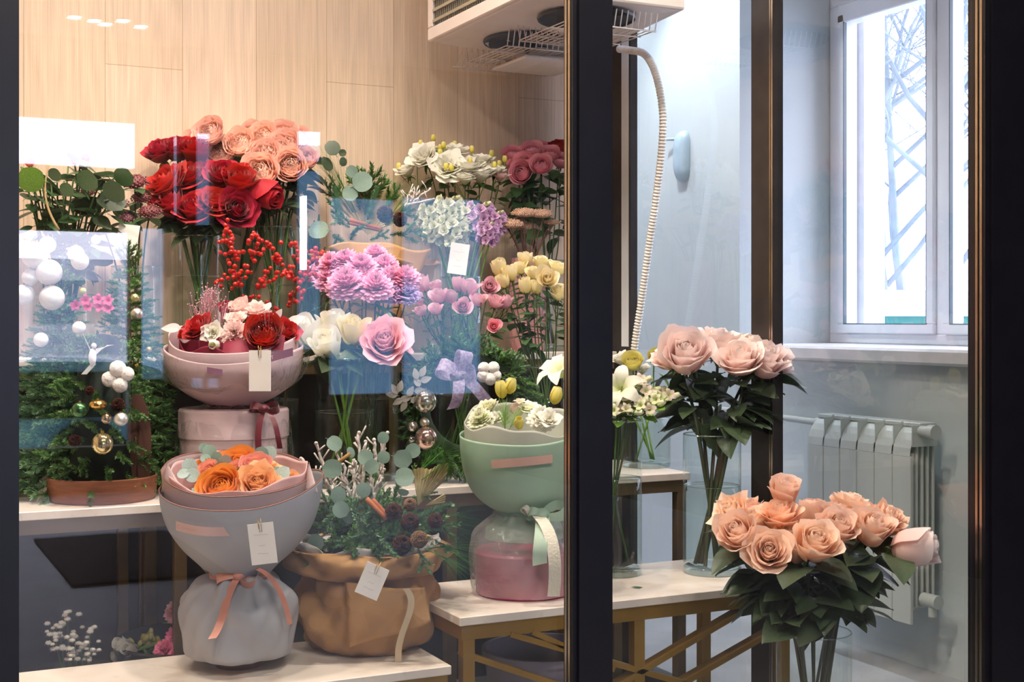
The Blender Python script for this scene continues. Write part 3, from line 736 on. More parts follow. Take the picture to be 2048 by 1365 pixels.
# corrugated hose
hp = [(1238, 98), (1262, 101), (1285, 106), (1300, 122), (1312, 150), (1321, 190), (1326, 235), (1324, 290), (1318, 350), (1309, 420), (1300, 480), (1291, 545), (1281, 615), (1271, 680), (1262, 760), (1258, 840)]
pts = [PXX(u, v, 1.885) for u, v in hp]; fine = []
for i in range(len(pts)-1):
    p0 = pts[max(i-1, 0)]; p1 = pts[i]; p2 = pts[i+1]; p3 = pts[min(i+2, len(pts)-1)]
    for k in range(60):
        t = k/60; fine.append(.5*((2*p1)+(p2-p0)*t+(2*p0-5*p1+4*p2-p3)*t*t+(-p0+3*p1-3*p2+p3)*t**3))
L_ = 0; rr = []
for i, p in enumerate(fine):
    if i: L_ += (p-fine[i-1]).length
    rr.append(.0092+.0013*sin(2*pi*L_/.0085))
n_ = len(fine)-1
m = MB(); m.tube(fine, lambda t: rr[int(round(t*n_))], 12)
tag(obj('drain_hose', m, mat=pbr('hose_cream', '#f1ebe4', .5)), 'cream corrugated drain hose running down from the cooling unit', 'hose')

# ---- radiator
rd = empty('radiator', (2.81, 3.22, .16), label='white sectional radiator on the wall under the window sill', cat='radiator'); IR = Matrix.Translation(-rd.location)
ya, yb = 2.99, 3.46
for k in range(6):
    y0 = ya+(yb-ya)*k/6; y1 = ya+(yb-ya)*(k+1)/6
    m = MB(); m.box((2.76, y0+.0012, .163), (2.772, y1-.0012, .652), .002)
    m.box((2.772, y0+.012, .2), (2.785, y1-.012, .66))
    for xx in (2.787, 2.808, 2.829, 2.850): m.box((xx, y0+.006, .21), (xx+.009, y1-.006, .70), .002)
    m.box((2.782, (y0+y1)/2-.006, .2), (2.855, (y0+y1)/2+.006, .66))
    # curved vent cap
    def cap(x, y, y0=y0, y1=y1):
        a = radians(lerp(0, 90, x)); return (2.76+.085*(1-cos(a)), lerp(y0+.003, y1-.003, y), .652+.094*sin(a))
    m.grid(cap, 6, 1); m.box((2.80, y0+.003, .735), (2.862, y1-.003, .748), .002)
    for yy in (y0, ): m.box((2.765, yy-.0016, .68), (2.86, yy+.0016, .742))
    obj('section', m, rd, M=IR, mat=M_RAD, smooth=False)
m = MB(); m.tube([(2.80, 2.99, .725), (2.80, 2.955, .725)], .017, 14); m.tube([(2.80, 2.955, .725), (2.80, 2.93, .725)], .022, 14); obj('valve', m, rd, M=IR, mat=M_RAD, angle=40)
m = MB(); m.tube([(2.81, 2.99, .235), (2.81, 2.93, .235)], .02, 14); m.tube([(2.81, 2.955, .235), (2.81, 2.955, .19)], .012, 10); obj('valve', m, rd, M=IR, mat=M_RAD, angle=40)
m = MB(); m.tube([(2.83, 3.46, .715), (2.83, 4.6, .735)], .011, 10); m.tube([(2.83, 3.46, .715), (2.83, 3.50, .715)], .016, 12); obj('pipe', m, rd, M=IR, mat=M_RAD, angle=40)
# pale rounded reflection on the glass, built as a solid on the far wall
p = PXX(1368, 313, 2.9); t = empty('reflection_shape', p, label='small pale rounded reflection built as a solid on the far wall beyond the hose', cat='lamp')
m = MB(); 
def rl(x, y):
    a = 2*pi*x; c, s = cos(a), sin(a); return (-.035*sin(y*pi/2)-.001, math.copysign(abs(c)**.6, c)*.045*cos(y*pi/2*.8), math.copysign(abs(s)**.6, s)*.10*cos(y*pi/2*.8))
m.grid(rl, 24, 6, closeu=True); m.face(*range(len(m.v)-24, len(m.v))); obj('reflection_body', m, t, mat=pbr('reflection_opal', '#b4ccd8', .4), angle=50)
m = MB(); m.tube([(-.01, .03, .07), (-.03, .09, .075)], .006, 8); obj('reflection_stub', m, t, mat=pbr('reflection_opal', '#b4ccd8', .4))

# ================================================================ flower kit
PM = {
 'peach': petal('petal_peach', '#fbc690', '#fdcdaa', '#ffe4d0', .3),
 'peach2': petal('petal_peach_frill', '#fabb84', '#fcc09e', '#fcd8c0', .3),
 'blush': petal('petal_blush', '#fbd2c0', '#fddcd4', '#fff0ea', .35),
 'white': petal('petal_white', '#dfe4a8', '#f3f0dc', '#faf7ee', .3, .03),
 'cream': petal('petal_cream', '#e6d678', '#f3e2a6', '#f8edc8', .3, .04),
 'green': petal('petal_greenish', '#bccb78', '#e2e3b8', '#efeed2', .3, .03),
 'pink': petal('petal_pink', '#f08fae', '#f4a6bd', '#f9ccd6', .3),
 'rosepink': petal('petal_rose_pink', '#ea7090', '#f49aac', '#f9b8c4', .3),
 'spraypink': petal('petal_spray_pink', '#dc8ea6', '#e9a8ba', '#f2c8d2', .3),
 'red': petal('petal_red', '#5a0210', '#98081c', '#b81428', .2, .12),
 'red2': petal('petal_scarlet', '#6e060e', '#a40e18', '#c42028', .2, .1),
 'salmon': petal('petal_salmon', '#f7b285', '#fac0a8', '#fdd8c8', .3),
 'orange': petal('petal_orange', '#ee7c2a', '#f39a3e', '#f7ad55', .3, .04),
 'apricot': petal('petal_apricot', '#f08a50', '#f7b274', '#f9c998', .3, .04),
 'coral': petal('petal_coral', '#ee7c66', '#f49a86', '#f8b8a4', .3, .05),
 'carn': petal('petal_carnation', '#e878b4', '#f19cc8', '#f8bcd8', .3, .05),
 'carnlil': petal('petal_carnation_lilac', '#a87fc8', '#c3a0da', '#dcc0e8', .3, .05),
 'carnhot': petal('petal_carnation_hot', '#d83a74', '#ee6a98', '#f490b2', .3, .05),
 'carnpale': petal('petal_carnation_pale', '#f0a0b8', '#f6b4c8', '#fbd0dc', .3, .05),
 'palepink': petal('petal_pale_pink', '#f2b8b4', '#f6ccc6', '#fae2dc', .35, .03),
 'lilac': petal('petal_lilac', '#b77cb4', '#d3a0cc', '#e4bfe0', .3, .06),
 'stock': petal('petal_stock_green', '#cfe08c', '#edf0c8', '#f6f5e2', .3, .04),
 'yellow': petal('petal_yellow', '#d8cf3c', '#eee06a', '#f6f09c', .3, .04),
 'alst': petal('petal_alstroemeria', '#d6d890', '#ecdccc', '#f2dcd0', .35, .05),
}
M_STEM = pbr('stem_green', '#4c6a30', .5, c2='#3c5626', rnd=.15)
M_STEMD = pbr('stem_dark', '#3a4a28', .5, c2='#4a4430', rnd=.15)
M_STEMB = pbr('stem_bright', '#7da03c', .5, c2='#5f8a30', rnd=.15)
M_LEAF = pbr('leaf_green', '#4a6c40', .38, c2='#385632', nscale=30, trans=.18, rnd=.25)
M_LEAFD = pbr('leaf_dark', '#47573a', .4, c2='#364630', nscale=30, trans=.12, rnd=.25)
M_LEAFB = pbr('leaf_bright', '#7fa83e', .4, c2='#5d8a30', nscale=30, trans=.3, rnd=.2)
M_EUC = pbr('eucalyptus_leaf', '#8aa294', .6, c2='#7a9486', nscale=25, trans=.15, rnd=.12)
M_EUCB = pbr('eucalyptus_pale', '#b4c6c4', .55, c2='#8fa79c', nscale=25, trans=.15, rnd=.1)
M_FIR = pbr('fir_needle', '#749a5a', .6, spec=.25, c2='#547a44', nscale=60, rnd=.2, trans=.1)
M_FIRB = pbr('fir_needle_bluish', '#82a67c', .6, spec=.25, c2='#628a62', nscale=60, rnd=.15, trans=.1)
M_PINE = pbr('pine_needle', '#5a9440', .45, c2='#40742e', nscale=60, rnd=.15, trans=.15)
M_TWIG = pbr('twig_bark', '#5a4632', .8)
M_CONE = pbr('pinecone', '#54301e', .9, spec=.15, c2='#2c160e', nscale=80, rnd=.1)
M_CONET = pbr('pinecone_tan', '#8a6238', .7, c2='#5e3f22', nscale=80)
M_BIRCH = pbr('birch_white', '#e6dcd6', .8, c2='#bfb2a8', nscale=60, bump=.6, bscale=120)
M_KRAFT = pbr('kraft_paper', '#c0945f', .75, c2='#a87c4a', nscale=7, bump=.7, bscale=22, trans=.08)
def _kraft():
    nt = M_KRAFT.node_tree; N = nt.nodes; L = nt.links; b = [n for n in N if n.type == 'BSDF_PRINCIPLED'][0]
    tc = N.new('ShaderNodeTexCoord'); nz = N.new('ShaderNodeTexNoise'); nz.inputs['Scale'].default_value = 6; L.new(tc.outputs['Object'], nz.inputs['Vector'])
    mx = N.new('ShaderNodeMix'); mx.data_type = 'VECTOR'; mx.inputs[0].default_value = .12; L.new(tc.outputs['Object'], mx.inputs[4]); L.new(nz.outputs['Color'], mx.inputs[5])
    v = N.new('ShaderNodeTexVoronoi'); v.inputs['Scale'].default_value = 20; L.new(mx.outputs[1], v.inputs['Vector'])
    bp = N.new('ShaderNodeBump'); bp.inputs['Strength'].default_value = .8; bp.inputs['Distance'].default_value = .012; L.new(v.outputs['Distance'], bp.inputs['Height']); L.new(bp.outputs[0], b.inputs['Normal'])
_kraft()
M_COTTON = pbr('cotton_fluff', '#f3ece6', .95, c2='#e4dbd4', nscale=40, bump=.6, bscale=90, sheen=.5)
M_CARD = pbr('card_paper', '#f4efe8', .7, c2='#eee8e0')
M_INK = pbr('pencil_ink', '#a8a098', .8)
M_GOLDM = pbr('gold_metal', '#d8b060', .22, metal=1.)

def r_of(mb):
    rs = sorted(sqrt(p[0]**2+p[1]**2) for p in mb.v); return rs[int(len(rs)*.985)]
SHAPES = {}
def shape(kind, k=0):
    key = (kind, k)
    if key not in SHAPES:
        s = k*7+3
        f = {'closed': lambda: rose(20, -.15, s, ns=7), 'half': lambda: rose(24, .3, s, ruf=.035), 'open': lambda: rose(28, .68, s, ruf=.04), 'full': lambda: rose(30, .95, s, ruf=.05, frill=.02),
             'frill': lambda: rose(26, .5, s, ruf=.07, frill=.035), 'tulipy': lambda: rose(14, .12, s, hgt=1.35, ruf=.03), 'garden': lambda: garden(72, s), 'bigopen': lambda: rose(36, .85, s, ruf=.06, hgt=1.05),
             'carn': lambda: carnation(46, s), 'lisi': lambda: lisi(15, s), 'lisio': lambda: lisi(9, s, 1.), 'ran': lambda: garden(60, s, ns=6, nt=4, ruf=.01),
             'small': lambda: rose(13, .45, s, ns=6, nt=4), 'smallclosed': lambda: rose(10, 0., s, ns=6, nt=4), 'bud': lambda: bud(s), 'lily': lambda: tube_flower(6, s, .3, 1., (60, 45, -10), .35),
             'floret': lambda: tube_flower(5, s, .42, 1., (50, 30, 0), .1), 'double': lambda: lisi(11, s, .9)}[kind]()
        SHAPES[key] = (f, r_of(f))
    return SHAPES[key]
BLOOMS = {}
def bloom(kind, k, pm):
    key = (kind, k, pm)
    if key not in BLOOMS:
        mb, r = shape(kind, k); BLOOMS[key] = (mb.mesh('bloom', PM[pm]), r)
    return BLOOMS[key]
CALYX = calyx_mb(1).mesh('calyx', M_STEM)
LEAFM = {}
def leaf(kind, mat):
    key = (kind, mat.name)
    if key not in LEAFM:
        a = {'rose': dict(L=1, W=.33, curl=.3, fold=.18), 'rose2': dict(L=1, W=.36, curl=.12, fold=.3, seed=3, wave=.06), 'round': dict(L=1, W=.42, curl=.1, fold=.08, stalk=.12, rounded=True), 'long': dict(L=1, W=.1, curl=.45, fold=.1, stalk=0), 'oval': dict(L=1, W=.26, curl=.15, fold=.1)}[kind]
        LEAFM[key] = leaf_mb(**a).mesh('leaf', mat)
    return LEAFM[key]
def leafM(p, d, L, roll=0., upv=UP):
    """x axis along d, z up-ish"""
    x = V(d).normalized(); y = V(upv).cross(x); y = y.normalized() if y.length > 1e-4 else x.orthogonal().normalized(); z = x.cross(y)
    R = Matrix((x, y, z)).transposed().to_4x4()
    return Matrix.Translation(V(p)) @ R @ Matrix.Rotation(roll, 4, 'X') @ Matrix.Scale(L, 4)

def vase(p, h, r, water, label, r2=None, tint=None, group=None, foot=True, cat='vase', wmat=None, gmat=None):
    """open glass cylinder standing at p"""
    t = empty('glass_vase', p, label=label, cat=cat, group=group); r2 = r2 or r
    gm = gmat or M_VASE
    m = MB(); prof = [(lerp(r, r2, (k/8)), .001+(h-.001)*k/8) for k in range(9)]
    n = 40; b = 0
    m.grid(lambda x, y: (lerp(r, r2, y)*cos(2*pi*x), lerp(r, r2, y)*sin(2*pi*x), .001+(h-.001)*y), n, 8, closeu=True)
    obj('glass_wall', m, t, mat=gm)
    m = MB(); R_ = r2-.0015; nn = 40
    ring = [(R_*cos(2*pi*i/nn), R_*sin(2*pi*i/nn), h) for i in range(nn+1)]; m.tube(ring, .0016, 6, cap=False); obj('rim', m, t, mat=M_VRIM)
    m = MB(); m.lathe([(.0001, .001), (r-.003, .001), (r-.0012, .004), (r-.0015, .014), (r-.006, .017), (.0001, .016)], n); obj('foot', m, t, mat=M_VRIM, angle=40)
    if water:
        m = MB(); rw = lerp(r, r2, water/h)-.003; m.grid(lambda x, y: (lerp(r-.003, rw, y)*cos(2*pi*x), lerp(r-.003, rw, y)*sin(2*pi*x), .018+(water-.018)*y), n, 4, closeu=True)
        c = m.vert((0, 0, water)); b = len(m.v)-1-n
        for i in range(n): m.face(b+i, b+(i+1) % n, c)
        ring = [((rw)*cos(2*pi*i/nn), (rw)*sin(2*pi*i/nn), water) for i in range(nn+1)]
        obj('water', m, t, mat=wmat or M_WATER)
        m = MB(); m.tube(ring, .0009, 5, cap=False); obj('water_line', m, t, mat=M_VRIM)
    return t
ORD = ['first', 'second', 'third', 'fourth', 'fifth', 'sixth', 'seventh', 'eighth', 'ninth', 'tenth', 'eleventh', 'twelfth', 'thirteenth']
def rowlabels(items, desc, where, rows=2, axis='window'):
    """labels that place each of a bunch by row and by order counted from the window"""
    n = len(items); order = sorted(range(n), key=lambda i: items[i][1]); rn = {1: [''], 2: ['upper', 'lower'], 3: ['top', 'middle', 'bottom'], 4: ['topmost', 'upper', 'lower', 'lowest']}[rows]
    out = [None]*n; per = n/rows
    for r in range(rows):
        idx = order[int(round(r*per)):int(round((r+1)*per))]; idx.sort(key=lambda i: -items[i][0])
        for k, i in enumerate(idx):
            rowt = (' in the %s row' % rn[r]) if rows > 1 else ''
            out[i] = '%s, %s from the window%s, %s' % (desc, ORD[k], rowt, where)
            if len(idx) == 1: out[i] = '%s%s, %s' % (desc, rowt.replace(' row', ' part'), where)
    return out
def cutflower(kind_name, cat, pos, r, axis, mesh, unit, vb, vr, vtop, rng, label, group, stem_r=.0028, stem_mat=None, leaves=3, lmat=None, lsize=.06, lkind='rose', calyx=True, spin=None, extra=None, hang=1., rng0=(.25, .9)):
    """one cut flower: bloom at pos, stem down through the mouth of the vase at vb"""
    pos = V(pos); axis = V(axis).normalized(); stem_mat = stem_mat or M_STEM; lmat = lmat or M_LEAF
    off = pos-V((vb[0], vb[1], pos.z)); od = off.normalized() if off.length > 1e-4 else V((1, 0, 0))
    foot = V(vb)+V((-od.x, -od.y, 0))*vr*rng.uniform(.2, .62)+V((rng.uniform(-1, 1), rng.uniform(-1, 1), 0))*vr*.18; foot.z = vb[2]+.02
    mouth = V(vb)+od*min(vr*.72, off.length*.7)*rng.uniform(.6, 1.); mouth.z = vtop-.004
    base = pos-axis*r*.28*hang
    root = empty(kind_name, foot, label=label, cat=cat, group=group); T = Matrix.Translation(-foot)
    q = spin if spin is not None else rng.uniform(0, 6.28)
    obj('bloom', mesh, root, M=T @ frameM(pos-axis*r*.75, axis, q, r/unit))
    if calyx: obj('calyx', CALYX, root, M=T @ frameM(pos-axis*r*.75, axis, q, r*.95))
    b2 = pos-axis*r*.9
    d1 = (mouth-foot); l1 = bez(foot, foot+d1*.33, foot+d1*.66, mouth, 4); out = (mouth-foot).normalized()
    D2 = (b2-mouth).length; l2 = bez(mouth, mouth+out*D2*.35, b2-axis*D2*.3, b2, 9); path = l1+l2[1:]
    m = MB(); m.tube([p-foot for p in path], lambda t: stem_r*(1.1-.3*t), 6); obj('stem', m, root, mat=stem_mat)
    for k in range(leaves):
        t = lerp(rng0[0], rng0[1], (k+.5)/max(1, leaves))+rng.uniform(-.06, .06); x = clamp(t)*9; i = min(8, int(x)); p = l2[i].lerp(l2[i+1], x-i)
        a = rng.uniform(0, 6.28); side = V((cos(a), sin(a), 0))+od*.7-FW*.25; side.z = rng.uniform(-.5, .25)
        obj('leaf', leaf(lkind if rng.random() < .6 or lkind != 'rose' else 'rose2', lmat), root, M=T @ leafM(p, side, lsize*rng.uniform(.75, 1.2), rng.uniform(-.5, .5)))
    if extra: extra(root, T, path, rng)
    return root
def bunch(name, cat, items, zc, vb, vr, vtop, desc, where, group, rows=2, seed=1, dome=.5, face=.45, labels=None, **kw):
    """items: (u, v, px, kind, k, petal[, dz[, axis]])"""
    rng = random.Random(seed); vs = [i[1] for i in items]; vm = (min(vs)+max(vs))/2; lb = labels or rowlabels(items, desc, where, rows); out = []
    span = max(1, (max(vs)-min(vs))/2)
    for n, it in enumerate(items):
        u, v, px, kind, k, pm = it[:6]; dz = it[6] if len(it) > 6 else 0.
        r0 = px/2*zc/FPX; z = zc-dome*vr*(v-vm)/span+dz
        pos = D(u, v, z); r = px/2*z/FPX*1.13
        c = V((vb[0], vb[1], vtop-.1)); o = (pos-c).normalized()
        ax = it[7] if len(it) > 7 else None
        if ax is None: ax = o*.8-FW*face+UP*.35+V((rng.uniform(-.12, .12), rng.uniform(-.12, .12), 0))
        else: ax = RT*ax[0]-FW*ax[1]+UP*ax[2]
        me, unit = bloom(kind, k, pm)
        out.append(cutflower(name, cat, pos, r, ax, me, unit, vb, vr, vtop, rng, lb[n], group, **kw))
    return out

# ================================================================ the tall peach roses in front
zc = 2.66; vb = D(1628, 640, zc); vb.z = 0.0
vase(vb, .434, .07, .30, 'tall clear glass vase holding the big bunch of peach roses in front', r2=.074)
it = [(1570, 985, 62, 'half', 1, 'peach', .03, (0, .35, 1)), (1467, 1027, 72, 'frill', 0, 'peach', .03, (-.7, .5, .7)), (1499, 1018, 50, 'frill', 1, 'peach2', .09), (1560, 1030, 84, 'open', 0, 'peach2', .0),
      (1478, 1070, 78, 'half', 0, 'peach', -.03, (-.45, .75, .7)), (1512, 1045, 56, 'half', 1, 'peach', .03), (1537, 1103, 86, 'open', 1, 'peach', -.07, (-.15, 1, .55)), (1577, 1070, 62, 'open', 2, 'peach', -.02, (0, .8, .8)),
      (1592, 1105, 58, 'half', 2, 'peach', -.05, (-.1, .4, 1)), (1627, 1040, 52, 'closed', 1, 'peach2', .09), (1622, 1064, 62, 'open', 0, 'peach', .0), (1628, 1090, 84, 'half', 3, 'peach', -.09, (.1, .8, .8)),
      (1700, 1012, 70, 'frill', 2, 'peach', .06), (1678, 1030, 66, 'frill', 1, 'peach', .03), (1672, 1060, 72, 'half', 0, 'peach', -.03, (.1, .7, .9)), (1716, 1035, 58, 'open', 1, 'peach', .05),
      (1743, 1062, 76, 'half', 2, 'peach', -.02, (.2, .6, .9)), (1772, 1043, 74, 'frill', 0, 'peach2', .02, (.5, .5, .8)), (1815, 1100, 72, 'closed', 2, 'blush', -.04, (1.0, .35, .25))]
bunch('peach_rose', 'rose', it, zc, vb, .07, .434, 'peach rose', 'tall front vase', 'peach roses in the tall front vase', rows=4, seed=5, dome=.1, leaves=9, lsize=.10, lmat=M_LEAFD, stem_mat=M_STEMD, stem_r=.003, face=.3, rng0=(.18, 1.))
# ================================================================ blush roses
pb = PZ(1424, 2.63, ZR); zc = depth(pb); 
vase(pb, .325, .068, .205, 'clear glass vase of blush roses on the gold braced bench')
it = [(1372, 712, 90, 'half', 0, 'blush', -.03, (-.1, .8, .6)), (1336, 716, 60, 'frill', 0, 'blush', .04, (-.6, .3, .8)), (1388, 688, 76, 'frill', 1, 'blush', .05, (-.1, .3, 1)), (1436, 688, 84, 'frill', 2, 'blush', .05, (0, .2, 1)),
      (1480, 716, 88, 'open', 0, 'blush', -.03, (-.25, .6, .9)), (1532, 722, 86, 'frill', 1, 'blush', -.01, (.25, .6, .8)), (1506, 700, 60, 'half', 2, 'blush', .05), (1556, 724, 62, 'frill', 2, 'blush', .04, (.7, .3, .6))]
bunch('blush_rose', 'rose', it, zc, pb, .066, ZR+.325, 'blush rose', 'vase on the braced bench', 'blush roses on the braced bench', rows=2, seed=11, dome=0, leaves=11, lsize=.095, lmat=M_LEAFD, stem_mat=M_STEMD, stem_r=.0045, face=.3, rng0=(.12, 1.))
# ================================================================ lilies and alstroemeria beside the dark post
pb = PZ(1226, 2.72, ZR); zc = depth(pb)
vase(pb, .36, .068, .225, 'clear glass vase of lilies and alstroemeria beside the dark post')
it = [(1238, 768, 88, 'lily', 0, 'white', -.03, (-.2, 1, .5)), (1108, 726, 92, 'lily', 1, 'white', .02, (-.5, .5, .9))]
bunch('white_lily', 'lily', it, zc, pb, .066, ZR+.36, '', '', None, seed=3, leaves=4, lkind='oval', lsize=.08, lmat=M_LEAFB, calyx=False, dome=0, labels=['white lily opening beside the dark post near the alstroemeria', 'white lily peeking above the mint bouquet and the wreath'])
def alst_extra(root, T, path, rng):
    top = path[-1]
    for k in range(7):
        a = 2*pi*k/7+rng.uniform(-.3, .3); d = V((cos(a), sin(a), rng.uniform(.1, .7))).normalized(); p = top+d*rng.uniform(.022, .04)
        me, un = bloom('floret' if k % 3 else 'bud', k % 2, 'alst' if k % 2 else 'green')
        obj('floret', me, root, M=T @ frameM(p, d, rng.uniform(0, 6), (.017 if k % 3 else .008)/un))
        obj('leaf', leaf('oval', M_LEAFB), root, M=T @ leafM(top, d+V((0, 0, -.2)), .05))
        mm = MB(); mm.tube([top-path[0], p-path[0]], .0012, 4); obj('flower_stalk', mm, root, mat=M_STEMB)
it = [(1256, 790, 46, 'floret', 0, 'alst'), (1292, 772, 46, 'floret', 1, 'alst'), (1300, 806, 44, 'floret', 0, 'alst'), (1328, 790, 40, 'floret', 1, 'green'), (1268, 760, 40, 'floret', 1, 'green'), (1240, 815, 40, 'floret', 0, 'alst')]
bunch('alstroemeria', 'flower', it, zc, pb, .066, ZR+.36, 'alstroemeria spray', 'vase beside the dark post', 'alstroemeria beside the dark post', rows=2, seed=8, leaves=2, lkind='oval', lmat=M_LEAFB, stem_r=.002, stem_mat=M_STEM, calyx=False, extra=alst_extra)
# ranunculus in the vase behind
pb = PZ(1292, 3.05, Z2); zc = depth(pb)
vase(pb, .15, .066, .13, 'short clear glass vase of yellow ranunculus at the end of the middle bench')
it = [(1265, 724, 40, 'ran', 0, 'yellow', 0, (-.1, .6, .7)), (1312, 716, 32, 'ran', 1, 'yellow', 0, (.1, .9, .6)), (1240, 716, 40, 'lisi', 1, 'white', .03, (-.3, .3, .8)), (1285, 736, 34, 'lisi', 0, 'white', .03)]
bunch('ranunculus', 'ranunculus', it, zc, pb, .066, Z2+.15, '', '', None, seed=4, leaves=2, lkind='long', lsize=.09, lmat=M_LEAFB, stem_mat=M_STEMB, stem_r=.0028, calyx=False, dome=0, labels=['larger yellow ranunculus above the alstroemeria', 'smaller round yellow ranunculus beside the blush roses', 'white ruffled flower behind the larger yellow ranunculus', 'white ruffled flower tucked under the two yellow ranunculus'])
m = MB(); q = PZ(1262, 2.53, ZR+.001)
o = obj('fallen_leaf', leaf('long', M_LEAF), None, M=leafM(PZ(1262, 2.55, ZR+.003), RT+FW*.1, .075, .2, UP)); tag(o, 'thin green leaf fallen on the marble by the lily vase', 'leaf')

# ================================================================ tall rows on the top and middle benches
def on(u, Y, Z): return PZ(u, Y, Z)
# red roses
pb = on(398, 3.42, Z3); zc = depth(pb)
vase(pb, .30, .07, .2, 'tall glass vase of crimson roses on the highest bench')
it = [(318, 302, 60, 'open', 0, 'red', .04), (352, 296, 62, 'open', 1, 'red', .05), (392, 305, 56, 'half', 0, 'red', .05), (330, 368, 92, 'bigopen', 0, 'red2', -.02, (-.5, .7, .7)), (370, 352, 78, 'bigopen', 1, 'red', .0), (408, 352, 70, 'open', 2, 'red2', .02), (445, 350, 72, 'open', 0, 'red', .0), (478, 368, 66, 'half', 1, 'red', -.01),
      (345, 408, 64, 'half', 2, 'red2', -.04), (388, 418, 76, 'open', 2, 'red2', -.06), (432, 402, 80, 'bigopen', 0, 'red2', -.05), (474, 418, 76, 'open', 1, 'red', -.05, (.5, 1, .3)), (522, 386, 56, 'closed', 0, 'red', 0, (.8, .4, -.3))]
bunch('red_rose', 'rose', it, zc, pb, .066, Z3+.30, 'crimson rose', 'vase on the highest bench', 'crimson roses on the highest bench', rows=3, seed=21, dome=0, face=.9, leaves=6, lsize=.07, lmat=M_LEAFD, stem_r=.003)
# peach cabbage roses
pb = on(548, 3.44, Z3); zc = depth(pb)
vase(pb, .33, .066, .18, 'tall glass vase of salmon cabbage roses on the highest bench')
it = [(398, 290, 60, 'garden', 0, 'salmon', .0), (420, 266, 56, 'garden', 1, 'salmon', -.02), (442, 306, 62, 'garden', 2, 'salmon', .0), (480, 288, 56, 'garden', 0, 'salmon', .0), (505, 268, 48, 'garden', 1, 'salmon', .07), (526, 276, 56, 'garden', 1, 'salmon', .02), (566, 270, 52, 'garden', 2, 'salmon', .06), (572, 292, 60, 'garden', 0, 'salmon', .0), (598, 278, 44, 'garden', 1, 'salmon', .07), (555, 302, 50, 'garden', 2, 'salmon', -.01),
      (530, 310, 56, 'garden', 1, 'salmon', -.02), (521, 347, 68, 'garden', 0, 'salmon', -.08, (-.1, 1, .3)), (581, 332, 58, 'garden', 2, 'salmon', -.04, (.1, 1, .2)), (612, 320, 44, 'garden', 0, 'salmon', .02)]
bunch('cabbage_rose', 'rose', it, zc, pb, .062, Z3+.33, 'salmon cabbage rose', 'vase on the highest bench', 'salmon cabbage roses on the highest bench', rows=3, seed=23, dome=0, face=1.9, leaves=6, lsize=.075, lmat=M_LEAFD, stem_r=.003)
# dark greenery at the far end
pb = on(120, 3.42, Z3); zc = depth(pb)
vase(pb, .24, .085, .15, 'wide glass vase of dark green foliage stems at the end of the highest bench')
rng = random.Random(77)
GR = []
for k in range(20):
    u = 40+k*11+rng.uniform(-4, 4); v = rng.uniform(315, 372); GR.append((u, v))
for k, (u, v) in enumerate(GR):
    tip = D(u, v, zc+rng.uniform(-.08, .08)); foot = V(pb)+V((rng.uniform(-.05, .05), rng.uniform(-.05, .05), .02)); mouth = V(pb)+(V((tip.x, tip.y, 0))-V((pb.x, pb.y, 0)))*.35; mouth.z = Z3+.235
    root = empty('foliage_stem', foot, label='leafy dark green stem in the wide vase at the end of the highest bench', cat='foliage', group='foliage stems on the highest bench'); T = Matrix.Translation(-foot)
    path = bez(foot, foot.lerp(mouth, .5), mouth+UP*.05, tip, 10); m = MB(); m.tube([p-foot for p in path], .0022, 5); obj('stem', m, root, mat=M_STEM)
    for j in range(9):
        p = path[5].lerp(path[10], j/8); a = rng.uniform(0, 6.28); d = V((cos(a), sin(a), rng.uniform(-.6, .4)))-FW*.4
        big = rng.random() < .3
        obj('leaf', leaf('round' if big else ('oval' if k % 2 else 'long'), M_LEAF if k % 3 else M_LEAFD), root, M=T @ leafM(p, d, rng.uniform(.05, .08), rng.uniform(-.6, .6)))
for (u, v, px) in ((60, 325, 26), (170, 318, 30), (148, 322, 22)):
    me, un = bloom('small', 0, 'coral'); p = D(u, v, zc); root = cutflower('coral_flower', 'flower', p, px/2*zc/FPX, UP*.8-FW*.5, me, un, pb, .07, Z3+.24, rng, 'small coral flower showing above the dark foliage on the highest bench', 'coral flowers in the foliage', leaves=0)
# round leaves of a branch in front
for (u, v, px) in ((62, 360, 52), (170, 362, 48), (130, 380, 30), (108, 350, 30), (225, 384, 52)):
    pass
rt = empty('leafy_branch', D(118, 460, zc-.12), label='bare curling branch with broad round green leaves at the end of the highest bench', cat='branch'); T = Matrix.Translation(-rt.location)
pp = [D(118, 460, zc-.12), D(82, 405, zc-.12), D(88, 370, zc-.12), D(98, 325, zc-.10)]; m = MB(); m.tube([p-rt.location for p in bez(*pp, 12)], lambda t: .003*(1-.5*t), 6); obj('stem', m, rt, mat=pbr('branch_tan', '#b89a6a', .7))
for (u, v, px) in ((66, 360, 54), (172, 362, 48), (132, 380, 32), (108, 350, 30), (225, 384, 50), (245, 355, 44)):
    c = D(u, v, zc-.12); L_ = px*zc/FPX; d = RT*(-1 if u < 90 else 1)+UP*.15-FW*.2
    obj('leaf', leaf('round', M_LEAFB if v == 360 else M_LEAF), rt, M=T @ leafM(c-d.normalized()*L_*.55, d, L_*1.1, radians(70) if u < 90 else radians(-60)))
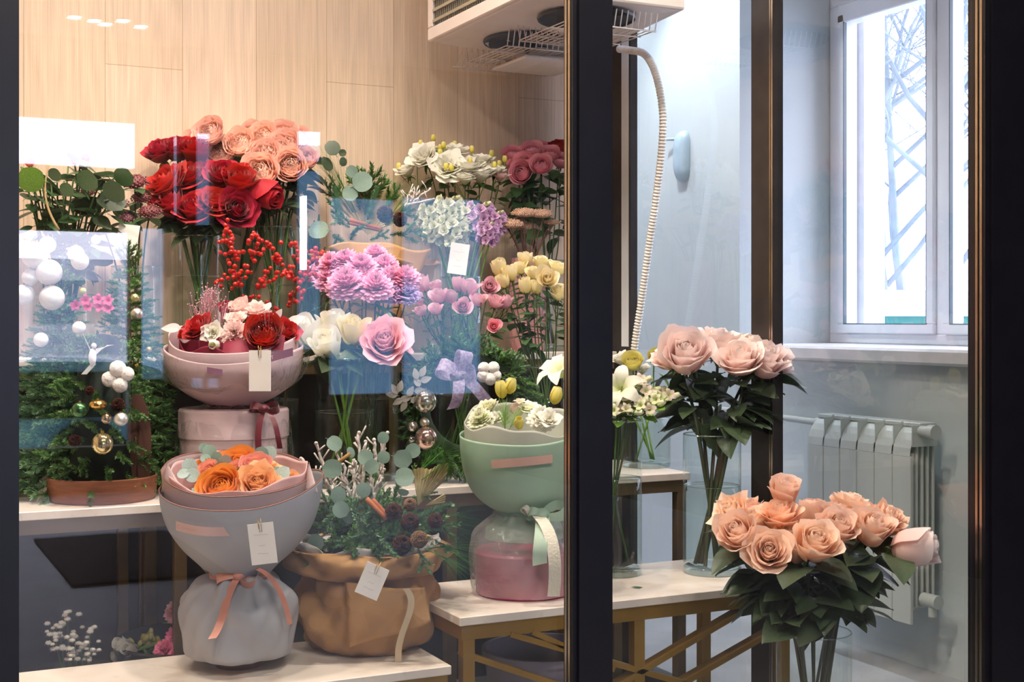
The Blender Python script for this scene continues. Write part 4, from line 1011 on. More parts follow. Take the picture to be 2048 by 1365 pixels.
# skimmia clusters
pb = on(272, 3.40, Z3); zc = depth(pb); M_SKIM = pbr('skimmia_bud', '#6e3038', .6, c2='#8a4a48', rnd=.1); M_SKIMP = pbr('skimmia_pale', '#b47a84', .6, c2='#8a4a58', rnd=.1)
vase(pb, .22, .06, .14, 'glass vase of dark red skimmia clusters beside the crimson roses')
def clusterball(n, R, r, seed, sz=.75, lo=-.2):
    rng = random.Random(seed); m = MB(); m.ball((0, 0, sz*.2), .82, 12, sz=sz*.8)
    for k in range(n):
        z = lerp(lo, 1, (k+.5)/n); a = k*2.39996; q = sqrt(max(0, 1-z*z)); d = V((q*cos(a), q*sin(a), z*sz))*R*rng.uniform(.8, 1.05)
        m.ball(d, r*rng.uniform(.8, 1.2), 6)
    return m
SK = clusterball(90, 1, .085, 3).mesh('bud_cluster', M_SKIM); SKP = clusterball(90, 1, .075, 4).mesh('bud_cluster', M_SKIMP)
SKL = [(270, 360, 52, 0), (175, 382, 34, 0), (300, 420, 46, 0), (238, 405, 40, 1), (254, 432, 38, 1), (283, 392, 40, 0)]
for k, (u, v, px, pale) in enumerate(SKL):
    p = D(u, v, zc-.05*(v > 395)); r = px/2*zc/FPX
    foot = V(pb)+V((rng.uniform(-.03, .03), rng.uniform(-.03, .03), .02)); rt = empty('skimmia_stem', foot, label=('pale pink' if pale else 'dark red')+' skimmia cluster, '+['tallest of the bunch', 'smallest, over the foliage', 'lowest, beside the crimson roses', 'nearer the foliage', 'just above the white card', 'tucked under the tallest one'][k], cat='flower', group='skimmia beside the crimson roses'); T = Matrix.Translation(-foot)
    obj('bud_cluster', SKP if pale else SK, rt, M=T @ frameM(p-UP*r*.3, UP-FW*.4, k, r)); mouth = V(pb)+(p-V(pb))*.3; mouth.z = Z3+.215
    m = MB(); m.tube([q-foot for q in bez(foot, foot.lerp(mouth, .5), mouth+UP*.03, p-UP*r*.3, 8)], .0022, 5); obj('stem', m, rt, mat=M_STEMD)
    for j in range(5): a = rng.uniform(0, 6.28); obj('leaf', leaf('oval', M_LEAF), rt, M=T @ leafM(p-UP*r*.6, V((cos(a), sin(a), -.2)), .06))
# white lisianthus
pb = on(922, 3.45, Z3); zc = depth(pb)
vase(pb, .26, .062, .16, 'glass vase of white lisianthus on the highest bench')
def lis_extra(root, T, path, rng):
    for k in range(2):
        b = path[-3]; tip = path[-1]+V((rng.uniform(-.05, .05), rng.uniform(-.03, .03), rng.uniform(.015, .06)))
        mm = MB(); mm.tube([q-path[0] for q in bez(b, b+UP*.02, tip-UP*.02, tip, 5)], .0011, 4); obj('flower_stalk', mm, root, mat=M_STEMB)
        me, un = bloom('bud', k, 'yellow'); obj('flower_bud', me, root, M=T @ frameM(tip, UP, rng.uniform(0, 6), .0075/un))
it = [(812, 338, 46, 'lisi', 0, 'white', .02), (845, 312, 62, 'lisi', 1, 'white', .0, (-.3, .8, .6)), (882, 300, 46, 'lisi', 0, 'green', .05), (912, 300, 52, 'lisi', 1, 'white', .04), (895, 334, 72, 'lisi', 0, 'white', -.03, (0, .9, .6)), (938, 330, 66, 'lisi', 1, 'white', -.02), (960, 318, 50, 'lisi', 0, 'white', .02), (962, 344, 58, 'lisi', 1, 'white', -.03), (990, 338, 40, 'lisi', 0, 'white', .0), (930, 352, 46, 'lisi', 0, 'white', -.05), (1000, 350, 34, 'lisi', 1, 'palepink', .0)]
bunch('lisianthus', 'flower', it, zc, pb, .058, Z3+.26, 'white lisianthus', 'vase on the highest bench', 'white lisianthus on the highest bench', rows=2, seed=31, dome=0, leaves=5, lkind='oval', lsize=.06, lmat=M_LEAF, stem_mat=M_STEM, stem_r=.0018, extra=lis_extra)
# pink roses by the metal post
pb = on(1095, 3.45, Z3); zc = depth(pb)
vase(pb, .26, .06, .16, 'glass vase of round pink roses on the highest bench by the dark post')
it = [(1065, 300, 38, 'ran', 0, 'rosepink', .03), (1024, 308, 34, 'ran', 1, 'rosepink', .05), (1082, 330, 40, 'ran', 0, 'rosepink', -.05, (0, 1, .4)), (1042, 345, 42, 'ran', 1, 'rosepink', -.02, (-.2, .8, .1)), (1048, 322, 36, 'ran', 1, 'rosepink', .0), (1100, 308, 36, 'ran', 0, 'rosepink', .02), (1118, 300, 34, 'half', 0, 'red2', .06), (1086, 298, 30, 'ran', 1, 'rosepink', .06), (1122, 322, 34, 'ran', 1, 'rosepink', .02), (1030, 330, 30, 'ran', 1, 'rosepink', .02)]
bunch('pink_rose', 'rose', it, zc, pb, .056, Z3+.26, 'round pink rose', 'highest bench near the post', 'round pink roses near the dark post', rows=2, seed=33, dome=0, face=1.2, leaves=8, lkind='rose', lsize=.07, lmat=M_LEAF, stem_r=.0022)
# stock: green-white and lilac
def stock(u, v, px, pm, lab, grp, pb, zc, seed, vr=.055, vtop=0):
    rng = random.Random(seed); top = D(u, v, zc); foot = V(pb)+V((rng.uniform(-.03, .03), rng.uniform(-.03, .03), .02)); rt = empty('stock_flower', foot, label=lab, cat='flower', group=grp); T = Matrix.Translation(-foot)
    mouth = V(pb)+(V((top.x, top.y, pb.z))-V(pb))*.5; mouth.z = vtop; R = px/2*zc/FPX
    path = bez(foot, foot.lerp(mouth, .5), mouth+UP*.02, top, 8); m = MB(); m.tube([p-foot for p in path], .0028, 6); obj('stem', m, rt, mat=M_STEMB)
    for k in range(24):
        f = k/24; a = k*2.4; p = top+UP*(.75-1.5*f)*R*1.15; d = V((cos(a), sin(a), .5-f*.4)); rr = R*(.25+.5*sin(pi*(.12+.8*f)))
        me, un = bloom('double' if f > .15 else 'bud', k % 2, pm if f > .15 else 'green'); obj('floret', me, rt, M=T @ frameM(p+d*rr, d-FW*.2, k, (R*.42 if f > .15 else R*.16)/un))
pb = on(925, 3.36, Z3); zc = depth(pb)
vase(pb, .205, .062, .12, 'glass vase of pale green and lilac stock with a white card')
for k, (u, v, px, pm) in enumerate(((862, 440, 50, 'stock'), (898, 428, 56, 'stock'), (868, 468, 46, 'stock'), (905, 470, 60, 'stock'), (932, 440, 46, 'stock'), (960, 440, 56, 'lilac'), (990, 450, 44, 'lilac'), (975, 472, 44, 'lilac'))):
    stock(u, v, px, pm, '%s stock stem, %s' % ('lilac' if pm == 'lilac' else 'pale green', ['outermost, beside the kraft parcel', 'tallest and fullest of the pale ones', 'low, at the outer edge', 'large, just above the white card', 'beside the tallest lilac one', 'tallest of the lilac ones', 'nearest the dark post', 'lowest of the lilac ones'][k]), 'stock flowers in the card vase', pb, zc-.03*(v > 455), k+50, vtop=Z3+.2)
# cream rice flower in a pink ribbed vase
M_PINKV = pbr('pink_ribbed_glass', '#d9a8a4', .2, c2='#c98f90', trans=.3)
def ribbed(p, h, r, lab):
    t = empty('ribbed_vase', p, label=lab, cat='vase'); m = MB()
    def fn(x, y):
        a = 2*pi*x; rr = r*(.9+.12*sin(pi*y))*(1+.025*sin(a*14+y*30)+.02*sin(a*14-y*30)); return (rr*cos(a), rr*sin(a), h*y)
    m.grid(fn, 84, 40, closeu=True); m.lathe([(.0001, .001), (r*.88, .001)], 24); obj('vase_body', m, t, mat=M_PINKV); 
    return t
pb = on(1055, 3.33, Z3); zc = depth(pb)
ribbed(pb, .26, .05, 'pink ribbed vase with dry cream clusters on the highest bench')
M_RICE = pbr('rice_flower', '#d9b79a', .8, c2='#b98d78'); RC = clusterball(240, 1, .055, 9, sz=.45, lo=0).mesh('flower_cluster', M_RICE)
for k, (u, v, px) in enumerate(((1020, 440, 56), (1050, 418, 56), (1082, 420, 54), (1046, 446, 50), (1104, 440, 34))):
    p = D(u, v, zc+.02*(k-2)); r = px/2*zc/FPX; foot = V(pb)+V((rng.uniform(-.02, .02), rng.uniform(-.02, .02), .02)); rt = empty('rice_flower', foot, label='dry cream rice flower cluster, '+['outermost towards the lilac stock', 'tallest of the bunch', 'flat topped, second towards the post', 'lowest and nearest the glass', 'small, leaning to the dark post'][k], cat='flower', group='rice flowers in the pink ribbed vase'); T = Matrix.Translation(-foot)
    obj('flower_cluster', RC, rt, M=T @ frameM(p-UP*r*.4, UP-FW*.15, k, r)); mo = V(pb)+UP*.25
    for j in range(4): m = MB(); e = p+V((rng.uniform(-.6, .6)*r, rng.uniform(-.6, .6)*r, -r*.3)); m.tube([q-foot for q in bez(foot, mo, mo+(e-mo)*.4, e, 8)], .0014, 4); obj('stem', m, rt, mat=pbr('dry_stem', '#7a5240', .8))
# carnations
pb = on(740, 3.10, Z2); zc = depth(pb)
vase(pb, .30, .075, .2, 'tall glass vase of pink carnations on the middle bench')
it = [(658, 520, 54, 'carn', 0, 'carn', .03), (690, 512, 58, 'carn', 1, 'carn', .03), (722, 524, 62, 'carn', 0, 'carn', 0), (770, 522, 56, 'carn', 1, 'carn', .04), (812, 548, 58, 'carn', 0, 'carn', .0), (652, 548, 52, 'carn', 1, 'carn', .02), (690, 556, 76, 'carn', 0, 'carn', -.05), (752, 562, 66, 'carn', 1, 'carn', -.06), (728, 548, 50, 'carn', 1, 'carn', -.02), (782, 545, 52, 'carn', 0, 'carn', .0),
      (634, 538, 44, 'carn', 0, 'carn', .05), (782, 580, 48, 'carn', 1, 'carnlil', -.02), (815, 578, 52, 'carn', 0, 'carnlil', -.01), (750, 500, 46, 'carn', 0, 'carn', .07)]
lb = rowlabels(it, 'pink carnation', 'vase on the middle bench', 3); lb[11] = 'lilac tinged carnation, nearer the pink ones, on the middle bench'; lb[12] = 'lilac tinged carnation at the outer edge above the spray roses'
bunch('pink_carnation', 'carnation', it, zc, pb, .07, Z2+.30, '', '', 'carnations on the middle bench', seed=41, dome=0, face=.9, leaves=4, lkind='long', lsize=.06, lmat=M_LEAF, stem_mat=M_STEMD, stem_r=.002, labels=lb)
# spray roses
def spray_extra(root, T, path, rng):
    for k in range(2):
        b = path[-4]; tip = path[-1]+V((rng.uniform(-.04, .04), rng.uniform(-.03, .03), rng.uniform(-.02, .03)))
        mm = MB(); mm.tube([q-path[0] for q in bez(b, b+UP*.02, tip-UP*.02, tip, 5)], .0011, 4); obj('flower_stalk', mm, root, mat=M_STEM)
        obj('calyx', CALYX, root, M=T @ frameM(tip, UP, 1, .008))
pb = on(925, 3.12, Z2); zc = depth(pb)
vase(pb, .29, .072, .2, 'tall glass vase of small pale pink spray roses on the middle bench')
it = [(845, 572, 30, 'smallclosed', 0, 'spraypink', .02), (872, 572, 32, 'small', 0, 'spraypink', .03), (838, 600, 24, 'smallclosed', 1, 'spraypink', .0), (842, 622, 26, 'small', 1, 'spraypink', -.02), (872, 618, 30, 'small', 0, 'spraypink', -.04), (878, 592, 36, 'small', 1, 'spraypink', -.01), (925, 612, 38, 'small', 0, 'spraypink', -.06, (0, 1, .3)), (918, 572, 26, 'smallclosed', 0, 'spraypink', .04), (938, 575, 40, 'small', 1, 'spraypink', .0), (958, 600, 34, 'small', 0, 'spraypink', -.02), (978, 572, 34, 'small', 1, 'spraypink', .02, (.1, 1, .3)), (992, 603, 34, 'small', 0, 'spraypink', .0), (1010, 607, 26, 'smallclosed', 1, 'spraypink', .02), (902, 598, 26, 'smallclosed', 1, 'spraypink', .0), (987, 652, 28, 'small', 1, 'rosepink', -.05, (0, 1, .2))]
lb = rowlabels(it, 'pale pink spray rose', 'middle bench', 3); lb[14] = 'single small pink spray rose hanging low above the lavender bow'
bunch('spray_rose', 'rose', it, zc, pb, .068, Z2+.29, '', '', 'pale pink spray roses on the middle bench', seed=43, dome=0, leaves=3, lkind='oval', lsize=.04, lmat=M_LEAF, stem_r=.0018, extra=spray_extra, labels=lb)
pb = on(1092, 3.06, Z2); zc = depth(pb)
vase(pb, .27, .068, .19, 'tall glass vase of cream spray roses on the middle bench by the post')
it = [(1000, 540, 32, 'smallclosed', 0, 'cream', .02), (1022, 550, 30, 'smallclosed', 1, 'cream', .0), (1008, 566, 26, 'smallclosed', 0, 'cream', -.01), (1040, 535, 34, 'small', 0, 'cream', .03), (1052, 522, 28, 'smallclosed', 1, 'cream', .05), (1082, 525, 34, 'small', 1, 'cream', .05), (1068, 545, 34, 'small', 0, 'cream', .01), (1095, 558, 44, 'small', 1, 'cream', -.04, (0, 1, .4)), (1050, 575, 28, 'smallclosed', 0, 'cream', -.02), (1073, 578, 26, 'smallclosed', 1, 'cream', -.03), (1116, 536, 36, 'small', 0, 'cream', .02), (1118, 585, 38, 'small', 1, 'cream', -.03), (1100, 530, 30, 'small', 0, 'cream', .05)]
bunch('cream_spray_rose', 'rose', it, zc, pb, .064, Z2+.27, 'cream spray rose', 'middle bench by the post', 'cream spray roses on the middle bench', rows=3, seed=47, dome=0, leaves=7, lkind='oval', lsize=.05, lmat=M_LEAF, stem_r=.0018, extra=spray_extra)
ribbed(on(1062, 3.30, Z3), .10, .04, 'low pink ribbed vase behind the cream spray roses') if False else None
# white roses and big pink roses
pb = on(690, 3.0, Z2); zc = depth(pb)
vase(pb, .30, .072, .175, 'large glass vase of white and pink roses behind the kraft arrangement')
it = [(617, 672, 62, 'tulipy', 0, 'white', -.01, (-.35, .5, .8)), (667, 655, 58, 'tulipy', 1, 'white', .03, (-.1, .3, 1)), (655, 694, 62, 'tulipy', 2, 'white', -.07, (-.1, .7, .8)), (710, 668, 56, 'tulipy', 1, 'cream', .0, (.1, .5, 1)), (768, 682, 92, 'bigopen', 0, 'pink', -.03, (.05, .9, .5)), (792, 686, 76, 'bigopen', 1, 'pink', .04, (.8, .4, .4))]
bunch('vase_rose', 'rose', it, zc, pb, .068, Z2+.30, '', '', None, seed=51, dome=0, leaves=4, lsize=.08, lmat=M_LEAFD, stem_mat=M_STEMB, stem_r=.003, labels=['white rose bud next to the red and pink bouquet', 'tallest white rose in the large middle vase', 'lowest white rose bud in the large middle vase', 'greenish white rose bud beside the big pink rose', 'big open pink rose with layered petals', 'second pink rose hidden behind the big open one'])
# tall green blades behind the berries
for (u_, lab, grp) in ((480, 'tall green leaf blade between the crimson and cabbage rose vases', 'green blades between the rose vases'), (625, 'tall green leaf blade beside the kraft arrangement on the highest bench', 'green blades by the kraft arrangement')):
    pb = on(u_, 3.50, Z3); zc = depth(pb); vase(pb, .20, .05, .14, 'narrow glass vase of tall green blades, '+('between the two rose vases' if u_ == 480 else 'beside the upper kraft arrangement')); rng = random.Random(u_)
    for k in range(16):
        foot = V(pb)+V((rng.uniform(-.03, .03), rng.uniform(-.03, .03), .02)); rt = empty('leaf_blade', foot, label=lab, cat='foliage', group=grp)
        tip = D(u_+rng.uniform(-62, 62), rng.uniform(420, 520), zc+rng.uniform(-.06, .04)); mid = V(pb)+UP*.2+(V((tip.x, tip.y, 0))-V((pb.x, pb.y, 0)))*.2
        a = rng.uniform(-.6, .6); sd = (RT*cos(a)+FW*sin(a)); m = MB(); m.strip([q-foot for q in bez(foot, mid, mid.lerp(tip, .6), tip, 10)], lambda t: .014*sin(pi*clamp(t*.92+.04))**.6, sd); obj('blade', m, rt, mat=M_LEAF if k % 2 else M_LEAFD); m = MB(); m.tube([q-foot for q in bez(foot, mid, mid.lerp(tip, .6), tip, 10)], .0012, 4); obj('midrib', m, rt, mat=M_STEM)
# ilex berries
pb = on(545, 3.12, Z2); zc = depth(pb); vase(pb, .30, .065, .2, 'glass vase of red berry branches behind the red and pink bouquet')
M_BERRY = pbr('red_berry', '#c92316', .25, c2='#b81a10', rnd=.1, nscale=2)
bm = MB(); bm.ball((0, 0, 0), 1, 12); BERRY = bm.mesh('berry', M_BERRY)
BR = [((478, 575), (452, 455), [(452, 458), (460, 480), (456, 500), (462, 515)]), ((480, 580), (455, 565), [(450, 562), (470, 562)]), ((500, 600), (508, 485), [(515, 482), (498, 508), (480, 530), (483, 550), (510, 500)]), ((560, 600), (540, 498), [(538, 498), (552, 515), (560, 535), (568, 545)]), ((575, 610), (605, 490), [(585, 500), (600, 515), (590, 540), (605, 555)]), ((560, 600), (530, 565), [(525, 568), (535, 560)]),
      ((590, 620), (625, 530), [(625, 520), (615, 545), (632, 508)]), ((500, 620), (490, 600), [(495, 600)]), ((560, 640), (565, 625), [(560, 625), (585, 600), (592, 585)])]
wl = ['tallest, nearest the crimson rose vase', 'low, pointing to the crimson rose vase', 'long, in the middle of the bunch', 'second from the carnations, arching', 'dense, next to the carnations', 'short, with one low cluster', 'reaching into the carnations', 'just above the bouquet tops', 'lowest, behind the white roses']
for k, (b0, tip, cl) in enumerate(BR):
    foot = V(pb)+V((rng.uniform(-.04, .04), rng.uniform(-.03, .03), .02)); dz = rng.uniform(-.05, .05); t0 = D(*tip, zc+dz); b1 = D(*b0, zc+dz*.5)
    rt = empty('berry_branch', foot, label='red berry branch, '+wl[k], cat='branch', group='red berry branches on the middle bench'); T = Matrix.Translation(-foot)
    path = bez(foot, foot.lerp(b1, .6), b1, t0, 12); m = MB(); m.tube([q-foot for q in path], lambda t: .0024*(1-.5*t), 5); obj('stem', m, rt, mat=M_TWIG)
    n = 0
    for (u, v) in cl:
        c = D(u, v, zc+dz)
        for j in range(8):
            p = c+V((rng.gauss(0, .011), rng.gauss(0, .008), rng.gauss(0, .013))); n += 1
            if n < 60: obj('berry', BERRY, rt, M=T @ Matrix.Translation(p) @ Matrix.Scale(rng.uniform(.0048, .0062), 4))

# ================================================================ wrapping kit
def prof_interp(prof, t):
    n = len(prof)-1; x = clamp(t)*n; i = min(int(x), n-1); f = x-i
    p0 = prof[max(i-1, 0)]; p1 = prof[i]; p2 = prof[i+1]; p3 = prof[min(i+2, n)]
    return tuple(.5*((2*b)+(c-a)*f+(2*a-5*b+4*c-d)*f*f+(-a+3*b-3*c+d)*f**3) for a, b, c, d in zip(p0, p1, p2, p3))
def wrapfn(prof, pleat=.0, freq=9, seed=0, rim=None, waist=None, tilt=0., crum=0., sx=1., sy=1., ph0=-pi/2, span=2*pi, cx=None):
    rng = random.Random(seed); phs = [rng.uniform(0, 6.28) for _ in range(5)]
    def fn(x, y):
        a = ph0+span*x; r, z = prof_interp(prof, y)
        w = pleat*(exp(-((y-waist)/.16)**2) if waist is not None else 1.)
        k = sin(freq*a+phs[0])+.6*sin(freq*1.7*a+phs[1])
        if span == 2*pi: k = sin(freq*a+phs[0])+.6*sin(round(freq*1.7)*a+phs[1])
        r += w*k
        if crum: r += crum*(abs(sin(3*a+phs[2]+5*y))-.5+.5*(abs(sin(7*a+phs[3]-9*y))-.5)+.4*sin(13*y+4*a))
        s = clamp((y-.55)/.45)
        if rim: z += rim(a)*s*s
        z += tilt*sin(a)*s
        X = r*cos(a)*sx; Yy = r*sin(a)*sy
        if cx: X += cx(y)
        return (X, Yy, z)
    return fn
def add_wrap(root, name, mat, prof, nu=96, nv=26, base=True, trim=None, solid=.0012, label=None, flat=False, **kw):
    fn = wrapfn(prof, **kw); m = MB(); full = kw.get('span', 2*pi) == 2*pi
    m.grid(fn, nu, nv, closeu=full)
    if base and full: m.face(*[i for i in range(nu)][::-1])
    o = obj(name, m, root, mat=mat, smooth=not flat, angle=None if flat else 60, label=label)
    if solid: s = o.modifiers.new('s', 'SOLIDIFY'); s.thickness = solid; s.offset = 0
    if trim:
        m = MB(); m.tube([V(fn(i/nu, 1.)) for i in range(nu+1)], .0013, 5, cap=False)
        for dz in (.004,): m.strip([V(fn(i/nu, 1.))*1.0 for i in range(nu+1)], .0045, lambda t: UP)
        obj('edge_trim', m, o, mat=trim)
    return fn
class Loc:
    """local frame of a thing that faces the glazing"""
    def __init__(s, name, u, Y, Z, label, cat, group=None, rz=None):
        s.p = PZ(u, Y, Z); s.z = depth(s.p); s.root = empty(name, s.p, -TH if rz is None else rz, label, cat, group)
        s.inv = (Matrix.Translation(s.p) @ Matrix.Rotation(-TH if rz is None else rz, 4, 'Z')).inverted(); s.px = s.z/FPX
    def __call__(s, u, v, dz=0.): return s.inv @ D(u, v, s.z+dz)
def price_tag(u, v, z, w, h, label, roll=0., clip=True, lean=.0, ink=True, up=(0, 0, 1)):
    p = D(u, v, z); root = empty('price_tag', p, -TH, label, 'tag'); px = z/FPX; w *= px; h *= px
    R = Matrix.Rotation(roll, 4, 'Y') @ Matrix.Rotation(lean, 4, 'X')
    m = MB(); m.box((-w/2, -.0006, -h/2), (w/2, .0006, h/2)); obj('card', m, root, M=R, mat=M_CARD, smooth=False)
    if clip:
        m = MB(); q = [(-.002, 0, .012), (-.002, 0, -.010), (.002, 0, -.010), (.002, 0, .016), (-.0035, 0, .016), (-.0035, 0, -.004)]
        m.tube([(a, -.0016, h/2-.006+c) for a, b, c in q], .0005, 5); obj('paper_clip', m, root, M=R, mat=M_GOLDM)
    if ink:
        rng = random.Random(int(u)); m = MB()
        for row, zz in enumerate((.22, -.05, -.24)):
            n = (9, 4, 7)[row]; x = -n*.0016
            pts = [(x+i*.0032/2, -.0009, zz*h+rng.uniform(-.002, .002)*(1 if i % 2 else -.6)) for i in range(n*2)]
            m.strip(pts, .0005, (0, 0, 1))
        obj('handwriting', m, root, M=R, mat=M_INK)
    return root
def ribbon_loop(m, c, d, L, W, n=14, wd=.018, nrm=(0, -1, 0)):
    """bow loop leaving c along d"""
    d = V(d).normalized(); nrm = V(nrm); s = d.cross(nrm).normalized(); pts = []
    for i in range(n+1):
        a = 2*pi*i/n; pts.append(V(c)+d*L*(1-cos(a))/2+(nrm*.75+s*.5)*W*sin(a)*.5*(1-.3*cos(a)))
    m.strip(pts, lambda t: wd*(.45+.55*sin(pi*t)), (s*.85-nrm*.5).normalized())
def ribbon_tail(m, pts, wd, side, n=14):
    q = bez(*pts, n); m.strip(q, wd, side)
def flower_part(L, u, v, px, kind, k, pm, dz=0., ax=(0, .5, 1), name='rose', spin=0.):
    me, un = bloom(kind, k, pm); p = L(u, v, dz); r = px/2*(L.z+dz)/FPX*1.15; a = V((ax[0], -ax[1], ax[2])).normalized()
    o = obj(name, me, L.root, M=frameM(p-a*r*.75, a, spin+u, r/un)); return o
def leaf_part(L, u, v, px, mat, d=(1, 0, 0), roll=0., kind='round', dz=0., name='eucalyptus_leaf', facing=True):
    c = L(u, v, dz); ln = px*(L.z+dz)/FPX; d = V(d).normalized()
    return obj(name, leaf(kind, mat), L.root, M=leafM(c-d*ln*.55, d, ln*1.1, roll, upv=V((0, -1, .25)) if facing else UP))
FB = {}
def fir(k):
    if k not in FB:
        a, b = fir_branch(.085, k*5+2, nlen=.0145, side=(3, 2, 0, 4)[k % 4], droop=.15+.1*(k % 2), w=.0014, step=(.00075, .0007, .00035, .0008)[k % 4]); c = MB(); c.add(b, Matrix.Identity(4)); FB[k] = (a.mesh('needle_spray', M_FIR), b.mesh('twig', M_TWIG), a.mesh('needle_spray', M_FIRB))
    return FB[k]
def fir_part(root, a, b, k=0, roll=0., blue=False, fat=1., name='fir_sprig'):
    a, b = V(a), V(b); d = b-a; L = d.length; x = d.normalized(); up = V((0, -.6, 1)) if abs(x.z) < .8 else V((0, -1, .2))
    y = up.cross(x).normalized(); z = x.cross(y); R = Matrix((x, y, z)).transposed().to_4x4(); n, t, nb = fir(k)
    s = L/.085; S = Matrix.Diagonal((s, max(s, .8)*fat, max(s, .8)*fat, 1))
    o = obj(name, nb if blue else n, root, M=Matrix.Translation(a) @ R @ Matrix.Rotation(roll, 4, 'X') @ S); obj('twig', t, o); return o
PS = {}
def pine_part(root, a, b, k=0, fat=1.):
    if k not in PS: PS[k] = pine_spray(.12, k*3+1, 90, .0006).mesh('pine_spray', M_PINE)
    a, b = V(a), V(b); d = b-a; x = d.normalized(); y = V((0, 0, 1)).cross(x).normalized(); z = x.cross(y); s = d.length/.12
    return obj('pine_spray', PS[k], root, M=Matrix.Translation(a) @ Matrix((x, y, z)).transposed().to_4x4() @ Matrix.Diagonal((s, s*fat, s*fat, 1)))
CONE = pinecone_mb().mesh('pinecone', M_CONE); CONET = pinecone_mb(.02, .03, 10, 2).mesh('pinecone', M_CONET)
def cone_part(L, u, v, r, dz, ax=(0, .8, .6), tan=False):
    p = L(u, v, dz); s = r*(L.z+dz)/FPX/.021; a = V((ax[0], -ax[1], ax[2])); return obj('pinecone', CONET if tan else CONE, L.root, M=frameM(p-a.normalized()*.015*s, a, u, s))
BALLS = {}
def bauble_part(root, p, r, c, rough=.18, metal=.9, ribs=0, name='bauble', sc=(1, 1, 1), label=None, cap=(0, 0, 1)):
    key = (c, rough, ribs)
    if key not in BALLS:
        m = MB(); m.ball((0, 0, 0), 1, 32, fn=(lambda d: 1+.05*abs(sin(ribs*math.atan2(d.y, d.x)/2))*(1-abs(d.z))) if ribs else None)
        BALLS[key] = m.mesh('bauble', pbr('bauble_'+c.strip('#')+str(rough), c, rough, metal=metal, coat=.3, nscale=3))
    o = obj(name, BALLS[key], root, M=Matrix.Translation(V(p)) @ Matrix.Diagonal((r*sc[0], r*sc[1], r*sc[2], 1)), label=label)
    m = MB(); m.tube([V(cap)*.98, V(cap)*1.16], .16, 12); obj('cap', m, o, mat=M_GOLDM, angle=40); return o
def cotton_part(root, p, r, offs, name='cotton_boll'):
    m = MB(); rng = random.Random(5)
    for (x, y, z, q) in offs: m.ball((x*r, y*r, z*r), q*r, 18, fn=lambda d: 1+.05*sin(5*d.x+3*d.z)*sin(6*d.y))
    return obj(name, m, root, M=Matrix.Translation(V(p)), mat=M_COTTON)

# ================================================================ orange bouquet in grey paper
L = Loc('wrapped_bouquet', 478, 2.645, Z1, 'orange and apricot ranunculus bouquet wrapped in grey and pink paper on the lowest bench', 'bouquet')
M_GREY = pbr('paper_grey', '#bcbcc0', .5, c2='#b2b2b8', nscale=4, trans=.25)
M_GREYI = pbr('paper_mauve', '#cdb4b2', .5, c2='#c2a9a9', nscale=4, trans=.3)
M_PINKP = pbr('paper_tissue_pink', '#edc9c6', .7, c2='#e2bcba', nscale=6, trans=.3, bump=.1)
M_TRIM = pbr('trim_bronze', '#94695a', .5); M_RIB = pbr('ribbon_salmon', '#d08a74', .45, c2='#c27e6a', sheen=.4)
m = MB(); m.lathe([(.046, 0), (.048, .004), (.048, .03), (.044, .032), (.0001, .032)], 40); obj('copper_base', m, L.root, mat=pbr('copper', '#a8604a', .2, metal=1.), angle=40)
add_wrap(L.root, 'lower_wrap', M_GREY, [(.055, .022), (.098, .026), (.108, .06), (.111, .10), (.108, .132), (.090, .158), (.062, .175), (.05, .186)], pleat=.012, freq=7, seed=3, waist=.85, crum=.009)
m = MB(); m.tube([(0, 0, .03), (0, 0, .25)], .035, 14); obj('stem_bundle', m, L.root, mat=M_STEMD)
pts = [L(u, v, 0) for u, v in ((325, 960), (340, 1040))]
bowl = [(.048, .175), (.075, .20), (.112, .235), (.140, .275), (.155, .315), (.160, .345)]
add_wrap(L.root, 'outer_wrap', M_GREY, bowl, pleat=.006, freq=7, seed=5, waist=0., tilt=.016, trim=M_TRIM, base=False, rim=lambda a: .030*max(0, cos(a-.15))**2+.012*max(0, -cos(a))**3, cx=lambda y: .006*y)
add_wrap(L.root, 'middle_wrap', M_GREYI, [(r*.90, z+.008+.02*(i/5)) for i, (r, z) in enumerate(bowl)], pleat=.004, freq=6, seed=7, waist=0., tilt=.02, trim=M_TRIM, base=False, rim=lambda a: .022*max(0, -cos(a))**2+.02*max(0, sin(a)), cx=lambda y: -.006*y)
add_wrap(L.root, 'inner_tissue', M_PINKP, [(r*.84, z+.012+.026*(i/5)) for i, (r, z) in enumerate(bowl)], pleat=.004, freq=9, seed=9, waist=.2, tilt=.02, base=False, crum=.003, rim=lambda a: .016*max(0, cos(a-2.9))+.016*max(0, cos(a+.1))+.004*sin(7*a)-.006)
# corner flaps of the paper
for (x0, v0, x1, v1, x2, v2, dz) in ((322, 985, 333, 925, 372, 990, -.05), (604, 985, 618, 925, 636, 985, -.02)):
    m = MB(); a, b, c = L(x0, v0, dz), L(x1, v1, dz+.02), L(x2, v2, dz-.03)
    m.grid(lambda x, y: a.lerp(c, x)*(1-y)+b*y+V((0, -.008, 0))*sin(pi*x)*(1-y), 6, 6); o = obj('paper_flap', m, L.root, mat=M_GREYI); o.modifiers.new('s', 'SOLIDIFY').thickness = .001
